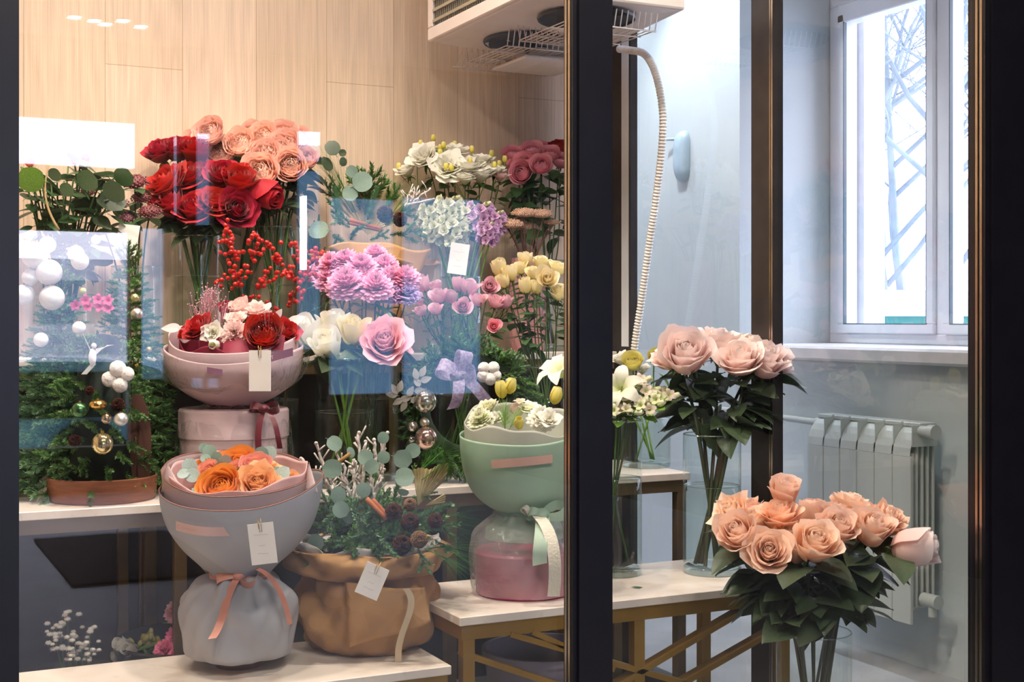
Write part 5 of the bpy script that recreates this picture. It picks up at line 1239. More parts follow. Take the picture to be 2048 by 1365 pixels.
# inner fill so that nothing looks hollow
for (u, v, px, kind, k, pm, dz, ax, nm) in ((440, 975, 74, 'ran', 0, 'orange', -.075, (-.15, 1, .9), 'ranunculus'), (515, 969, 84, 'bigopen', 1, 'apricot', -.07, (.1, 1, .9), 'rose'), (478, 925, 62, 'ran', 1, 'orange', .06, (0, .6, 1), 'ranunculus'), (512, 935, 56, 'garden', 0, 'coral', .02, (.1, .5, 1), 'rose'), (478, 942, 40, 'garden', 2, 'coral', .02, (0, .6, 1), 'rose'),
      (418, 948, 46, 'garden', 1, 'coral', .0, (-.3, .8, .9), 'rose'), (545, 940, 46, 'lisi', 0, 'apricot', .03, (.4, .5, 1), 'ranunculus'), (405, 935, 36, 'ran', 0, 'orange', .05, (-.3, .5, 1), 'ranunculus'), (578, 960, 40, 'small', 1, 'apricot', .0, (.5, .5, .8), 'rose'), (445, 915, 34, 'small', 0, 'coral', .09, (0, .4, 1), 'rose')):
    flower_part(L, u, v, px, kind, k, pm, dz, ax, nm)
for (u, v, px, d, ro, dz, mt) in ((380, 935, 34, (-.4, 0, 1), .3, .0, M_EUCB), (386, 952, 32, (-.8, 0, .5), .2, -.03, M_EUCB), (368, 948, 26, (-1, 0, .1), .5, -.03, M_EUCB), (420, 905, 30, (-.4, 0, 1), .3, .07, M_EUC), (432, 920, 30, (.2, 0, 1), -.4, .05, M_EUC), (412, 918, 22, (-1, 0, .5), .4, .06, M_EUC), (448, 925, 30, (.7, 0, .6), .8, .03, M_EUCB), (440, 935, 26, (.8, 0, -.6), .3, .0, M_EUC),
      (522, 912, 34, (.2, 0, 1), .6, .06, M_EUC), (538, 910, 34, (.4, 0, 1), -.3, .07, M_EUCB), (562, 952, 40, (.7, 0, .9), -.5, -.02, M_EUCB), (556, 945, 24, (-.8, 0, .4), .3, .0, M_EUC), (398, 985, 30, (-.9, 0, .7), 1.1, -.06, M_EUC), (475, 950, 22, (.1, 0, 1), .2, -.02, M_LEAF), (408, 898, 22, (-.5, 0, 1), .3, .08, M_EUC)):
    leaf_part(L, u, v, px, mt, d, ro, dz=dz)
# ribbon
m = MB(); c = L(478, 1152, -.06)
ribbon_loop(m, c, (-1, 0, -.25), .045, .028, wd=.020); ribbon_loop(m, c, (1, 0, -.2), .035, .045, wd=.018)
ribbon_tail(m, (c, c+V((-.02, -.05, -.03)), c+V((-.01, -.075, -.07)), L(424, 1278, -.165)), .016, (1, 0, .15))
ribbon_tail(m, (c+V((.03, 0, .015)), c+V((.08, -.03, .01)), c+V((.10, -.04, -.05)), L(580, 1250, -.07)), .010, (1, 0, .3))
m.ball(c+V((0, -.004, 0)), .012, 10, sz=.8)
obj('ribbon_bow', m, L.root, mat=M_RIB)
m = MB(); m.tube([(.055*cos(a/20*6.283), .055*sin(a/20*6.283), .182) for a in range(21)], .008, 6); obj('ribbon_band', m, L.root, mat=M_RIB)
# pink printed strip on the paper
def strip_on(L, u0, v0, u1, v1, hpx, mat, dz, name='printed_strip', bow=.02, text=None, tsize=.01, tcol='#b08a80', toff=.0):
    a, b = L(u0, v0, dz), L(u1, v1, dz); m = MB(); h = hpx*(L.z+dz)/FPX
    m.grid(lambda x, y: a.lerp(b, x)+V((0, -bow*sin(pi*x), (y-.5)*h)), 12, 1); o = obj(name, m, L.root, mat=mat)
    if text:
        for tx, f in text:
            cu = bpy.data.curves.new('lettering', 'FONT'); cu.body = tx; cu.size = tsize; cu.align_x = 'CENTER'; cu.align_y = 'CENTER'
            cu.materials.append(pbr('ink_'+tcol.strip('#'), tcol, .7)); q = a.lerp(b, f)+V((0, -bow*sin(pi*f)-.0015, 0)); d = (b-a).normalized()
            t0 = bpy.data.objects.new('lettering', cu); me_ = bpy.data.meshes.new_from_object(t0); bpy.data.objects.remove(t0); t = bpy.data.objects.new('lettering', me_); COL.objects.link(t); t.parent = o; sl = -bow*pi*cos(pi*f)/(b-a).length
            t.matrix_basis = Matrix.Translation(q) @ Matrix.Rotation(math.atan2(sl, 1), 4, 'Z') @ Matrix.Rotation(-math.atan2(d.z, d.x), 4, 'Y') @ Matrix.Rotation(pi/2, 4, 'X')
    return o
strip_on(L, 352, 1052, 472, 1063, 18, pbr('strip_salmon', '#cfa79c', .6), -.135, bow=.034, text=[('C', .06)], tsize=.0105)
m = MB(); a_, b_ = L(352, 1052, -.135), L(472, 1063, -.135); m.strip([a_.lerp(b_, .13+.27*i/36)+V((0, -.034*sin(pi*(.13+.27*i/36))-.0012, .0016*(1 if i % 2 else -1)*(1 if i % 5 else .3))) for i in range(37)], .0007, (0, 0, 1)); obj('faint_lettering', m, L.root, mat=pbr('ink_b08a80', '#b08a80', .7))
price_tag(525, 1088, 2.475, 52, 82, 'white card clipped to the grey paper of the orange bouquet', roll=-.12)

# ================================================================ red and pink bouquet on a pink hat box
L = Loc('wrapped_bouquet', 468, 3.02, Z2, 'red and blush rose bouquet in pink paper standing on a pink hat box', 'bouquet')
M_PW = pbr('paper_pink', '#ecd2d4', .55, c2='#e4c8cc', nscale=5, trans=.2)
M_MAUVE = pbr('strip_mauve', '#8a6078', .6); M_WINE = pbr('ribbon_wine', '#6e1428', .4, c2='#5a0e20', sheen=.4); M_WINEP = pbr('paper_wine', '#96203e', .6, trans=.3)
m = MB(); m.lathe([(.0001, 0), (.118, 0), (.120, .004), (.120, .125), (.1235, .127), (.1235, .185), (.120, .19), (.0001, .19)], 64); obj('hat_box', m, L.root, mat=pbr('box_pink', '#e8cccc', .5, c2='#e2c2c4'), angle=30)
sv = .19
bowl = [(.03, .19), (.06, .20), (.10, .22), (.138, .25), (.153, .28), (.155, .308)]
add_wrap(L.root, 'outer_wrap', M_PW, bowl, pleat=.006, freq=7, seed=15, waist=0., tilt=.014, base=False, rim=lambda a: .025*max(0, -cos(a))**2+.022*max(0, cos(a))**2)
add_wrap(L.root, 'middle_wrap', M_PW, [(r*.93, z+.005+.022*(i/5)) for i, (r, z) in enumerate(bowl)], pleat=.005, freq=5, seed=18, waist=.2, tilt=.018, base=False, rim=lambda a: .035*max(0, -cos(a+.3))**3+.02*max(0, cos(a))**3)
add_wrap(L.root, 'inner_wrap', M_WINEP, [(r*.78, z+.012+.022*(i/5)) for i, (r, z) in enumerate(bowl)], pleat=.004, freq=9, seed=19, waist=.3, tilt=.02, base=False, rim=lambda a: .010*sin(6*a))
fn = add_wrap(L.root, 'clear_film', M_CELLO, [(.125, .0), (.128, .06), (.127, .12), (.118, .17), (.06, .20), (.05, .21), (.10, .225), (.145, .25), (.162, .28), (.166, .31)], pleat=.006, freq=13, seed=22, waist=.5, base=False, crum=.006, solid=0)
for (u, v, px, kind, k, pm, dz, ax, nm) in ((395, 655, 58, 'bigopen', 0, 'red2', -.05, (-.5, .8, .8), 'rose'), (528, 668, 66, 'garden', 1, 'red2', -.08, (.05, 1, .6), 'rose'), (573, 665, 50, 'open', 1, 'red2', -.02, (.6, .7, .6), 'rose'), (468, 662, 52, 'carn', 0, 'palepink', -.08, (0, 1, .6), 'carnation'), (424, 664, 42, 'lisio', 1, 'white', -.08, (-.1, 1, .3), 'lisianthus'), (430, 690, 20, 'bud', 0, 'white', -.10, (0, 1, 0), 'lisianthus_bud'),
      (470, 638, 44, 'lisi', 0, 'palepink', -.02, (-.1, .6, 1), 'rose'), (480, 618, 38, 'half', 0, 'palepink', .03, (-.4, .5, .9), 'rose'), (512, 620, 54, 'lisi', 1, 'palepink', .02, (0, .5, 1), 'lisianthus'), (535, 632, 44, 'carn', 1, 'palepink', .02, (.3, .5, 1), 'carnation'), (455, 622, 34, 'half', 1, 'red', .05, (-.1, .5, 1), 'rose'), (390, 640, 40, 'lisi', 0, 'palepink', .02, (-.6, .3, 1), 'lisianthus'), (560, 645, 34, 'open', 0, 'red', .04, (.4, .4, 1), 'rose'), (372, 668, 28, 'half', 2, 'red', .0, (-.8, .4, .5), 'rose')):
    flower_part(L, u, v, px, kind, k, pm, dz, ax, nm)
for (u, v, px, d, ro, dz) in ((345, 656, 44, (-1, 0, .12), .4, -.05), (588, 642, 44, (1, 0, .55), -.3, .0), (556, 630, 26, (.6, 0, .9), .3, .0)):
    leaf_part(L, u, v, px, pbr('leaf_blush', '#e2cdcb', .6, trans=.2), d, ro, dz=dz, kind='oval', name='dyed_leaf')
# wine paper folds in front
m = MB(); a, b = L(442, 700, -.115), L(566, 690, -.095); m.grid(lambda x, y: a.lerp(b, x)+V((0, .03*y-.012*sin(pi*x), -.018+.034*y+.008*sin(9*x))), 24, 5); obj('tissue_fold', m, L.root, mat=M_WINEP)
# airy pink filler
M_FILL = pbr('filler_pink', '#d8a0ac', .7, rnd=.1)
for (u, v, r, dz) in ((410, 605, .034, .0), (440, 625, .036, -.02), (398, 622, .028, .0), (535, 640, .02, -.07), (418, 592, .022, .0)):
    rr = random.Random(u); m = MB(); c = L(u, v, dz); b0 = c-UP*.07
    for k in range(46):
        d = V((rr.gauss(0, .5), rr.gauss(0, .5), rr.gauss(.2, .5)))*r; q = c+d; m.ball(q, .0016, 5); m.tube([b0.lerp(q, .55)+V((0, 0, .004)), q], .00035, 3, cap=False)
    m.tube([b0-UP*.02, b0, c], .0008, 4); obj('filler_spray', m, L.root, mat=M_FILL)
# right lapel band with lettering
strip_on(L, 503, 728, 586, 704, 16, M_MAUVE, -.150, bow=.022, text=[('FT', .52)], tsize=.011, tcol='#e8dcd8')
strip_on(L, 414, 741, 445, 746, 13, M_MAUVE, -.168, bow=.002)
m = MB(); c = L(527, 818, -.11)
ribbon_loop(m, c, (-1, 0, .15), .03, .02, wd=.02); ribbon_loop(m, c, (1, 0, .1), .035, .03, wd=.018); m.ball(c, .014, 10, sz=.7)
ribbon_tail(m, (c, c+V((-.006, -.02, -.02)), c+V((-.01, -.025, -.06)), L(518, 906, -.135)), .014, (1, 0, 0)); ribbon_tail(m, (c, c+V((.03, -.02, -.01)), c+V((.035, -.03, -.05)), L(560, 898, -.125)), .011, (1, .3, 0))
obj('ribbon_bow', m, L.root, mat=M_WINE)
m = MB(); m.tube([(.05*cos(a/20*6.283), .05*sin(a/20*6.283), .2) for a in range(21)], .009, 6); obj('ribbon_band', m, L.root, mat=M_WINE)
price_tag(520, 742, 2.845, 44, 82, 'blank white card clipped to the pink paper of the red bouquet', ink=False)

# ================================================================ mint bouquet over a magenta box
L = Loc('wrapped_bouquet', 1048, 2.62, ZR, 'white and green bouquet in mint paper standing over a magenta box', 'bouquet')
M_MINT = pbr('paper_mint', '#c6dec8', .5, c2='#b8d4bc', nscale=4, trans=.3); M_MILK = pbr('paper_milky', '#dfe0d4', .6, trans=.45); M_CREAMR = pbr('ribbon_cream', '#e6dfcc', .7, bump=.3, bscale=200)
M_FROST = thin('frosted_film', (.9, .93, .9), 1.45, .7, .25, add=.02, bump=.5, haze='#dcd8d4', hazefac=.26)
m = MB(); m.lathe([(.0001, 0), (.100, 0), (.105, .004), (.108, .09), (.104, .095), (.0001, .095)], 64); obj('magenta_box', m, L.root, mat=pbr('box_magenta', '#b8145c', .4), angle=30)
add_wrap(L.root, 'frosted_wrap', M_FROST, [(.112, .006), (.117, .04), (.118, .09), (.105, .135), (.07, .165), (.055, .178)], pleat=.008, freq=9, seed=31, waist=.95, base=False, crum=.006, solid=0)
add_wrap(L.root, 'lower_wrap', M_MINT, [(.085, .12), (.08, .15), (.06, .17), (.052, .18)], pleat=.006, freq=8, seed=32, waist=.9, base=False)
bowl = [(.05, .175), (.08, .19), (.112, .22), (.130, .26), (.138, .305), (.140, .345)]
add_wrap(L.root, 'outer_wrap', M_MINT, bowl, pleat=.006, freq=6, seed=33, waist=0., tilt=.012, base=False, rim=lambda a: .02*max(0, cos(a))**2)
add_wrap(L.root, 'inner_wrap', M_MILK, [(r*.93, z+.006+.028*(i/5)) for i, (r, z) in enumerate(bowl)], pleat=.005, freq=7, seed=35, waist=.4, tilt=.022, base=False, rim=lambda a: .010*sin(3*a+1)+.004*sin(8*a))
for (u, v, px, kind, k, pm, dz, ax, nm) in ((958, 832, 50, 'carn', 0, 'stock', .0, (-.4, .6, 1), 'carnation'), (975, 812, 40, 'lisi', 0, 'green', .05, (-.3, .4, 1), 'lisianthus'), (1085, 828, 52, 'carn', 1, 'white', -.03, (.1, .8, .9), 'carnation'), (1100, 838, 40, 'lisi', 1, 'white', -.06, (.2, .9, .7), 'lisianthus'), (1058, 815, 40, 'lisi', 0, 'stock', .04, (0, .4, 1), 'lisianthus'), (1035, 820, 34, 'small', 0, 'alst', .05, (0, .4, 1), 'rose'), (990, 835, 34, 'lisi', 1, 'white', .02, (0, .5, 1), 'lisianthus'), (1004, 788, 22, 'bud', 0, 'yellow', .05, (-.2, .1, 1), 'green_bud'), (1020, 780, 20, 'bud', 1, 'yellow', .05, (.2, .1, 1), 'green_bud'), (1110, 800, 22, 'bud', 1, 'yellow', .06, (.2, .1, 1), 'green_bud'), (1040, 800, 24, 'floret', 0, 'alst', .04, (0, .4, 1), 'floret'), (1038, 852, 18, 'bud', 1, 'yellow', -.09, (0, .6, .7), 'green_bud')):
    flower_part(L, u, v, px, kind, k, pm, dz, ax, nm)
PS['m'] = pine_spray(.09, 44, 120, .0008, 1.1).mesh('pine_spray', pbr('pine_light', '#7a9a44', .4, c2='#4f7a2c', trans=.2, nscale=50))
pine_part(L.root, L(1010, 858, -.07), L(1008, 800, -.02), 'm'); pine_part(L.root, L(1020, 856, -.07), L(1045, 815, -.02), 'm', .8)
strip_on(L, 983, 929, 1105, 918, 17, pbr('strip_blush', '#c9a294', .6), -.135, bow=.012)
m = MB(); c = L(1085, 1030, -.10)
ribbon_loop(m, c, (1, 0, .25), .05, .04, wd=.03); ribbon_loop(m, c, (-1, 0, .1), .03, .03, wd=.02); m.ball(c, .018, 10, sz=.8)
ribbon_tail(m, (c, c+V((.0, -.05, -.03)), c+V((-.01, -.08, -.06)), L(1080, 1130, -.15)), .03, (1, 0, .2)); obj('sash_bow', m, L.root, mat=M_MINT)
m = MB(); ribbon_tail(m, (c+V((-.01, -.01, 0)), c+V((.02, -.06, -.02)), c+V((.03, -.08, -.08)), L(1107, 1194, -.145)), .026, (1, .1, 0)); ribbon_loop(m, c+V((-.03, 0, 0)), (-.6, 0, 1), .02, .02, wd=.014); obj('lace_ribbon', m, L.root, mat=M_CREAMR)
m = MB(); m.tube([(.056*cos(a/20*6.283), .056*sin(a/20*6.283), .178) for a in range(21)], .008, 6); obj('ribbon_band', m, L.root, mat=M_MINT)

# ================================================================ kraft paper arrangement
KP = [(.10, 0), (.125, .02), (.142, .07), (.138, .12), (.118, .165), (.108, .185)]
def kraft_thing(L, collar=True, sc=1.):
    o = add_wrap(L.root, 'paper_bag', M_KRAFT, [(a*sc, b*sc) for a, b in KP], nu=96, nv=30, pleat=.005*sc, freq=11, seed=41, waist=.9, crum=.014*sc, solid=.0015)
    add_wrap(L.root, 'paper_collar', M_KRAFT, [(a*sc, b*sc) for a, b in ((.112, .16), (.13, .158), (.158, .172), (.168, .195), (.160, .213), (.148, .212))], nu=96, nv=16, pleat=.004, freq=9, seed=43, crum=.012*sc, base=False, rim=lambda a: .006*sin(3*a+1)-.004, solid=.002)
    m = MB(); m.lathe([(.0001, .185*sc), (.11*sc, .185*sc)], 24); obj('moss_fill', m, L.root, mat=pbr('moss', '#2c3a24', .9), smooth=False)
L = Loc('kraft_arrangement', 735, 2.69, Z1, 'fir and pinecone arrangement in a brown kraft paper bag on the lowest bench', 'arrangement')
kraft_thing(L)
add_wrap(L.root, 'white_tissue', pbr('tissue_white', '#dad6d2', .6, trans=.3), [(.10, .17), (.125, .185), (.142, .205), (.148, .222)], nu=72, nv=10, pleat=.004, freq=13, seed=44, crum=.008, base=False, rim=lambda a: .008*sin(7*a))
# loose sheet of kraft folded over the front, ribbon tail
m = MB(); c0 = [L(690, 1165, -.15), L(848, 1178, -.14), L(862, 1245, -.135), L(700, 1295, -.155)]
m.grid(lambda x, y: (c0[0].lerp(c0[1], x)).lerp(c0[3].lerp(c0[2], x), y)+V((0, -.012*sin(pi*x)-.006*sin(5*x+3*y), .002*sin(7*x))), 16, 12); o = obj('paper_fold', m, L.root, mat=M_KRAFT); o.modifiers.new('s', 'SOLIDIFY').thickness = .0015
m = MB(); ribbon_tail(m, (L(812, 1178, -.165), L(845, 1215, -.19), L(790, 1260, -.18), L(797, 1325, -.165)), .013, (1, 0, .1), 20); obj('cream_ribbon', m, L.root, mat=pbr('ribbon_sand', '#cdb998', .6))
SP = [(736, 1050, 791, 1113, -.15, -.19, 2, 1), (691, 1009, 738, 1040, -.10, -.13, 1, 1), (744, 1066, 676, 1083, -.12, -.16, 2, 1), (665, 1040, 642, 985, -.05, -.06, 0, 1), (829, 1040, 900, 1010, -.05, -.08, 2, 1), (835, 1060, 922, 1062, -.07, -.10, 1, 0), (785, 1010, 803, 948, .0, .0, 2, 0), (740, 1020, 775, 985, -.02, -.02, 0, 0), (700, 1030, 665, 970, .0, .0, 0, 1), (760, 1020, 720, 960, .03, .03, 0, 0), (836, 1095, 848, 1150, -.16, -.19, 1, 1), (800, 1060, 838, 1100, -.12, -.16, 1, 0), (700, 1060, 640, 1055, -.05, -.08, 0, 0), (720, 1075, 700, 1110, -.12, -.17, 1, 0), (820, 1000, 870, 975, .02, .02, 1, 0), (760, 1040, 730, 1000, -.08, -.05, 2, 1), (740, 1090, 760, 1110, -.13, -.17, 0, 0), (870, 1080, 905, 1110, -.08, -.11, 1, 0), (680, 1000, 655, 1060, -.06, -.1, 0, 1), (790, 980, 840, 940, .05, .05, 0, 0), (775, 1060, 815, 1030, -.1, -.12, 0, 0), (700, 980, 740, 930, .05, .06, 0, 0), (650, 1080, 620, 1090, -.05, -.07, 1, 0)]
for k, (u0, v0, u1, v1, d0, d1, sh_, bl) in enumerate(SP): fir_part(L.root, L(u0, v0, d0), L(u1, v1, d1), sh_, roll=k*.9, blue=bl, fat=1.2 if sh_ == 2 else 1.)
rng = random.Random(17)
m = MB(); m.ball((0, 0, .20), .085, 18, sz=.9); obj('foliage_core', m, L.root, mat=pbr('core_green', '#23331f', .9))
for k in range(62):
    a = k*2.39996; el = rng.uniform(.0, 1.25); d = V((cos(a)*cos(el), sin(a)*cos(el)-.15, sin(el)*.9)); c = V((0, 0, .20))+d*.075
    fir_part(L.root, c, c+(d+V((rng.uniform(-.3, .3), 0, rng.uniform(-.25, .1)))).normalized()*rng.uniform(.06, .085), rng.choice((0, 1, 2)), roll=rng.uniform(0, 6), blue=k % 2 == 0)
for (u0, v0, u1, v1, d0, d1, f) in ((850, 935, 925, 868, .02, .02, 1), (858, 950, 918, 905, .0, .0, .8), (880, 1040, 955, 1012, -.04, -.06, 1), (880, 1055, 950, 1045, -.04, -.08, .8), (855, 1098, 950, 1086, -.08, -.1, 1), (865, 1105, 930, 1135, -.1, -.13, .8), (690, 1075, 622, 1045, -.04, -.06, 1), (690, 1085, 640, 1090, -.06, -.09, .7), (840, 945, 880, 880, .04, .05, .8), (770, 990, 735, 905, .06, .08, .7)): pine_part(L.root, L(u0, v0, d0), L(u1, v1, d1), int(u0) % 4, f)
for (u, v, px, d, ro, dz) in ((667, 886, 34, (1, 0, -.6), -.3, .0), (662, 938, 42, (1, 0, -.1), .1, -.03), (733, 916, 34, (-1, 0, .4), .0, -.02), (742, 935, 32, (.8, 0, .5), .0, -.04), (767, 917, 28, (.1, 0, 1), .3, -.03), (803, 918, 40, (1, 0, -.3), .1, -.06), (824, 903, 32, (.9, 0, .5), .2, -.03), (806, 955, 42, (1, 0, .1), -.1, -.07), (727, 983, 32, (0, 0, 1), .1, -.08), (676, 992, 34, (.2, 0, 1), .4, -.09), (680, 1018, 36, (.6, 0, -.7), .0, -.12), (632, 1083, 36, (-.3, 0, -1), .1, -.10), (633, 958, 30, (-1, 0, 0), 1.2, -.02), (766, 878, 26, (.2, 0, 1), .4, .0), (702, 907, 24, (-.2, 0, 1), .9, .0), (695, 1035, 28, (.4, 0, -1), .6, -.1), (805, 985, 24, (1, 0, -.3), 1., -.04)):
    leaf_part(L, u, v, px, M_EUC, d, ro, dz=dz)
rng = random.Random(9)
def birch(root, a, b, seed, r=.0036):
    rg = random.Random(seed); m = MB(); a, b = V(a), V(b); pts = [a.lerp(b, t/9)+V((rg.uniform(-.003, .003), rg.uniform(-.003, .003), 0))*(1 if 0 < t else 0) for t in range(10)]
    m.tube(pts, lambda t: r*(1+.25*sin(17*t+seed))*(1-.15*t), 7); m.ball(b, r*1.2, 7)
    for k in range(5):
        t = rg.uniform(.1, .9); p = a.lerp(b, t); e = p+V((rg.uniform(-.02, .02), rg.uniform(-.01, .01), rg.uniform(.012, .03))); m.tube([p, p.lerp(e, .5)+V((rg.uniform(-.003, .003), 0, 0)), e], r*.5, 5)
    return obj('birch_twig', m, root, mat=M_BIRCH)
for k, (u0, v0, u1, v1, dz) in enumerate(((665, 1000, 632, 887, .02), (640, 980, 602, 918, -.02), (722, 985, 718, 866, .02), (725, 1000, 731, 884, .0), (762, 975, 748, 880, .03), (755, 1000, 775, 866, .02), (760, 990, 764, 868, .04), (690, 985, 672, 900, .03), (700, 995, 686, 930, .0), (735, 1000, 700, 935, .02), (680, 1000, 648, 940, .0), (742, 1010, 768, 940, .0), (705, 1000, 710, 925, -.03), (675, 1005, 660, 960, -.04), (748, 1000, 738, 930, -.02))): birch(L.root, L(u0, v0, dz), L(u1, v1, dz+.01), k+3)
for (u0, v0, u1, v1, dz, r, mt) in ((733, 998, 773, 1040, -.11, .0055, '#b5683a'), (745, 1000, 778, 1036, -.10, .005, '#a85c30'), (628, 962, 700, 908, .0, .004, '#b58a4c')):
    a, b = L(u0, v0, dz), L(u1, v1, dz-.01); m = MB(); d = (b-a); m.tube([a.lerp(b, t/4) for t in range(5)], r, 9); obj('cinnamon_stick' if r > .004 else 'bamboo_stick', m, L.root, mat=pbr('stick'+mt.strip('#'), mt, .7, c2='#7a4424'))
# pleated palm fan
def fan(L, apex, tips, dz, n=26, name='palm_fan', mat=None):
    m = MB(); a = L(*apex, dz); T_ = [L(u, v, dz) for u, v in tips]
    def tp(x): y = x*(len(T_)-1); i = min(int(y), len(T_)-2); return T_[i].lerp(T_[i+1], y-i)
    b = len(m.v)
    for i in range(n+1):
        t = tp(i/n); off = V((0, (-.003 if i % 2 else .003), 0)); t = t.lerp(a, .0 if i % 2 else .04)
        for j in range(6): q = a.lerp(t, j/5); m.vert(q+off*(j/5), j/5)
    for i in range(n):
        for j in range(5): k = b+i*6+j; m.face(k, k+6, k+7, k+1)
    return obj(name, m, L.root, mat=mat or pbr('palm_dry', '#dccda0', .6, c2='#a8966a', trans=.2), smooth=False)
fan(L, (836, 1012), [(824, 938), (842, 934), (862, 938), (878, 928), (898, 925), (894, 950), (890, 962)], .01)
fan(L, (850, 1012), [(891, 986), (892, 996), (890, 1006)], .0, 8)
for (u, v, r, dz, ax, tn) in ((788, 1025, 17, -.13, (0, 1, .5), 0), (820, 1046, 18, -.15, (.1, 1, .4), 0), (870, 1043, 15, -.12, (.2, 1, .4), 0), (803, 1092, 19, -.17, (.4, .9, .7), 0), (838, 1080, 17, -.18, (.2, 1, .3), 1), (820, 1010, 13, -.11, (0, 1, .6), 1)): cone_part(L, u, v, r, dz, ax, tn)
price_tag(744, 1163, 2.55, 48, 66, 'small white card tilted on the front of the kraft bag', roll=.40)
# the second kraft arrangement up on the top bench
L = Loc('kraft_arrangement', 752, 3.40, Z3, 'fir and palm fan arrangement in a kraft paper wrap on the highest bench', 'arrangement')
add_wrap(L.root, 'paper_wrap', M_KRAFT, [(.06, 0), (.08, .03), (.10, .10), (.12, .17), (.145, .215), (.165, .245)], nu=84, nv=20, pleat=.006, freq=7, seed=51, crum=.014, rim=lambda a: .03*max(0, -cos(a))+.012*sin(3*a), sx=1.0)
m = MB(); a0 = [L(655, 495, -.12), L(862, 490, -.10), L(840, 540, -.11), L(700, 520, -.13)]
m.grid(lambda x, y: (a0[0].lerp(a0[1], x)).lerp(a0[3].lerp(a0[2], x), y)+V((0, -.03*sin(pi*x), .012*sin(5*x)+.004*sin(13*x))), 18, 8); o = obj('paper_fold', m, L.root, mat=M_KRAFT); o.modifiers.new('s', 'SOLIDIFY').thickness = .0015
for k, (u0, v0, u1, v1, dz, s_, bl) in enumerate(((680, 450, 668, 375, -.06, 2, 1), (700, 450, 655, 400, -.04, 0, 1), (735, 440, 752, 375, -.06, 2, 1), (730, 430, 745, 330, .0, 3, 0), (770, 420, 800, 370, .02, 0, 0), (700, 455, 660, 440, -.08, 1, 1), (700, 470, 740, 440, -.1, 1, 1), (770, 450, 830, 420, -.05, 0, 0), (780, 470, 850, 460, -.07, 0, 1), (700, 480, 715, 455, -.12, 2, 1), (740, 480, 780, 470, -.12, 1, 0), (665, 470, 690, 490, -.12, 2, 0), (720, 420, 700, 340, .03, 1, 0), (680, 420, 650, 360, .02, 0, 1), (800, 450, 820, 400, 0, 0, 1))): fir_part(L.root, L(u0, v0, dz), L(u1, v1, dz), s_, roll=k, blue=bl, fat=1.3 if s_ == 2 else 1.)
for (u0, v0, u1, v1) in ((690, 400, 625, 300), (700, 400, 650, 300), (790, 420, 840, 350), (770, 420, 790, 360)): pine_part(L.root, L(u0, v0, .0), L(u1, v1, .02), u0 % 3, .7)
fan(L, (735, 470), [(660, 400), (690, 370), (730, 360), (770, 365), (815, 395), (825, 430)], .03, 30)
for (u, v, px, d, ro) in ((666, 298, 34, (-.5, 0, 1), .2), (684, 306, 16, (1, 0, 0), .3), (702, 342, 26, (1, 0, -.6), .3), (722, 365, 44, (1, 0, .5), .2), (698, 386, 34, (1, 0, -.3), .1), (655, 330, 34, (-.3, 0, 1), .9), (640, 460, 44, (-1, 0, .1), .2), (686, 325, 20, (.3, 0, 1), .8)): leaf_part(L, u, v, px, M_LEAFD if v < 340 else M_EUC, d, ro, dz=-.05)
for k, (u0, v0, u1, v1) in enumerate(((815, 412, 860, 378), (812, 410, 868, 398), (810, 415, 822, 382), (820, 405, 838, 385))): birch(L.root, L(u0, v0, -.08), L(u1, v1, -.08), k+40, .0028)
a, b = L(700, 440, -.1), L(762, 458, -.11); m = MB(); m.tube([a, b], .006, 8); m.tube([a+V((0, 0, -.008)), b+V((0, 0, -.004))], .005, 8); obj('cinnamon_stick', m, L.root, mat=pbr('stickb5683a', '#b5683a', .7))
cone_part(L, 770, 430, 16, -.1); cone_part(L, 800, 440, 14, -.08)
for (u, v) in ((735, 345), (748, 335), (752, 350)): pass

# ================================================================ wreath with lavender bow
L = Loc('fir_wreath', 905, 2.97, Z2, 'fir wreath with silver baubles, cotton and a lavender lace bow', 'wreath')
W0 = L(938, 815, 0); R = 100*L.px
rng = random.Random(12)
m = MB(); m.tube([W0+V((R*cos(2*pi*i/32), 0, R*sin(2*pi*i/32))) for i in range(33)], .026, 10); obj('wreath_ring', m, L.root, mat=pbr('core_green', '#23331f', .9))
for k in range(92):
    a = 2*pi*k/92+rng.uniform(-.08, .08); c = W0+V((R*cos(a), -.01, R*sin(a)))*1. ; c = V(W0)+V((R*cos(a), rng.uniform(-.03, .005), R*sin(a)))
    tdir = V((-sin(a), 0, cos(a)))*(1 if k % 2 else -.6)+V((cos(a), rng.uniform(-.9, .3), sin(a)))*rng.uniform(.2, .9); ln = rng.uniform(.06, .085)
    fir_part(L.root, c-tdir.normalized()*.01, c+tdir.normalized()*ln, rng.choice((0, 1, 2)), roll=rng.uniform(0, 6), blue=k % 3 == 0, fat=.9)
for (u0, v0, u1, v1) in ((990, 760, 1050, 745), (1000, 770, 1045, 790), (985, 740, 1020, 700), (1000, 730, 1048, 720)): fir_part(L.root, L(u0, v0, -.02), L(u1, v1, -.03), 0, roll=u1, fat=1.1)
M_SILV = '#d8d6d0'
for (u, v, r, c, ro, dz) in ((850, 803, 24, '#dedbd2', .12, -.07), (852, 877, 23, '#dcbcb2', .12, -.08), (825, 853, 11, '#d8d4cc', .2, -.07), (849, 846, 10, '#e4dcd2', .35, -.07), (823, 879, 8, '#d0cec8', .15, -.05), (1017, 765, 9, '#e6e4de', .25, -.06)): bauble_part(L.root, L(u, v, dz), r*(L.z+dz)/FPX, c, ro, label={803: 'large silver bauble', 877: 'large rose gold bauble'}.get(v))
cotton_part(L.root, L(978, 747, -.06), .0265, [(-.45, 0, .45, .55), (.4, 0, .5, .55), (.62, 0, -.2, .5), (.1, -.1, -.5, .58), (-.5, -.05, -.25, .58)])
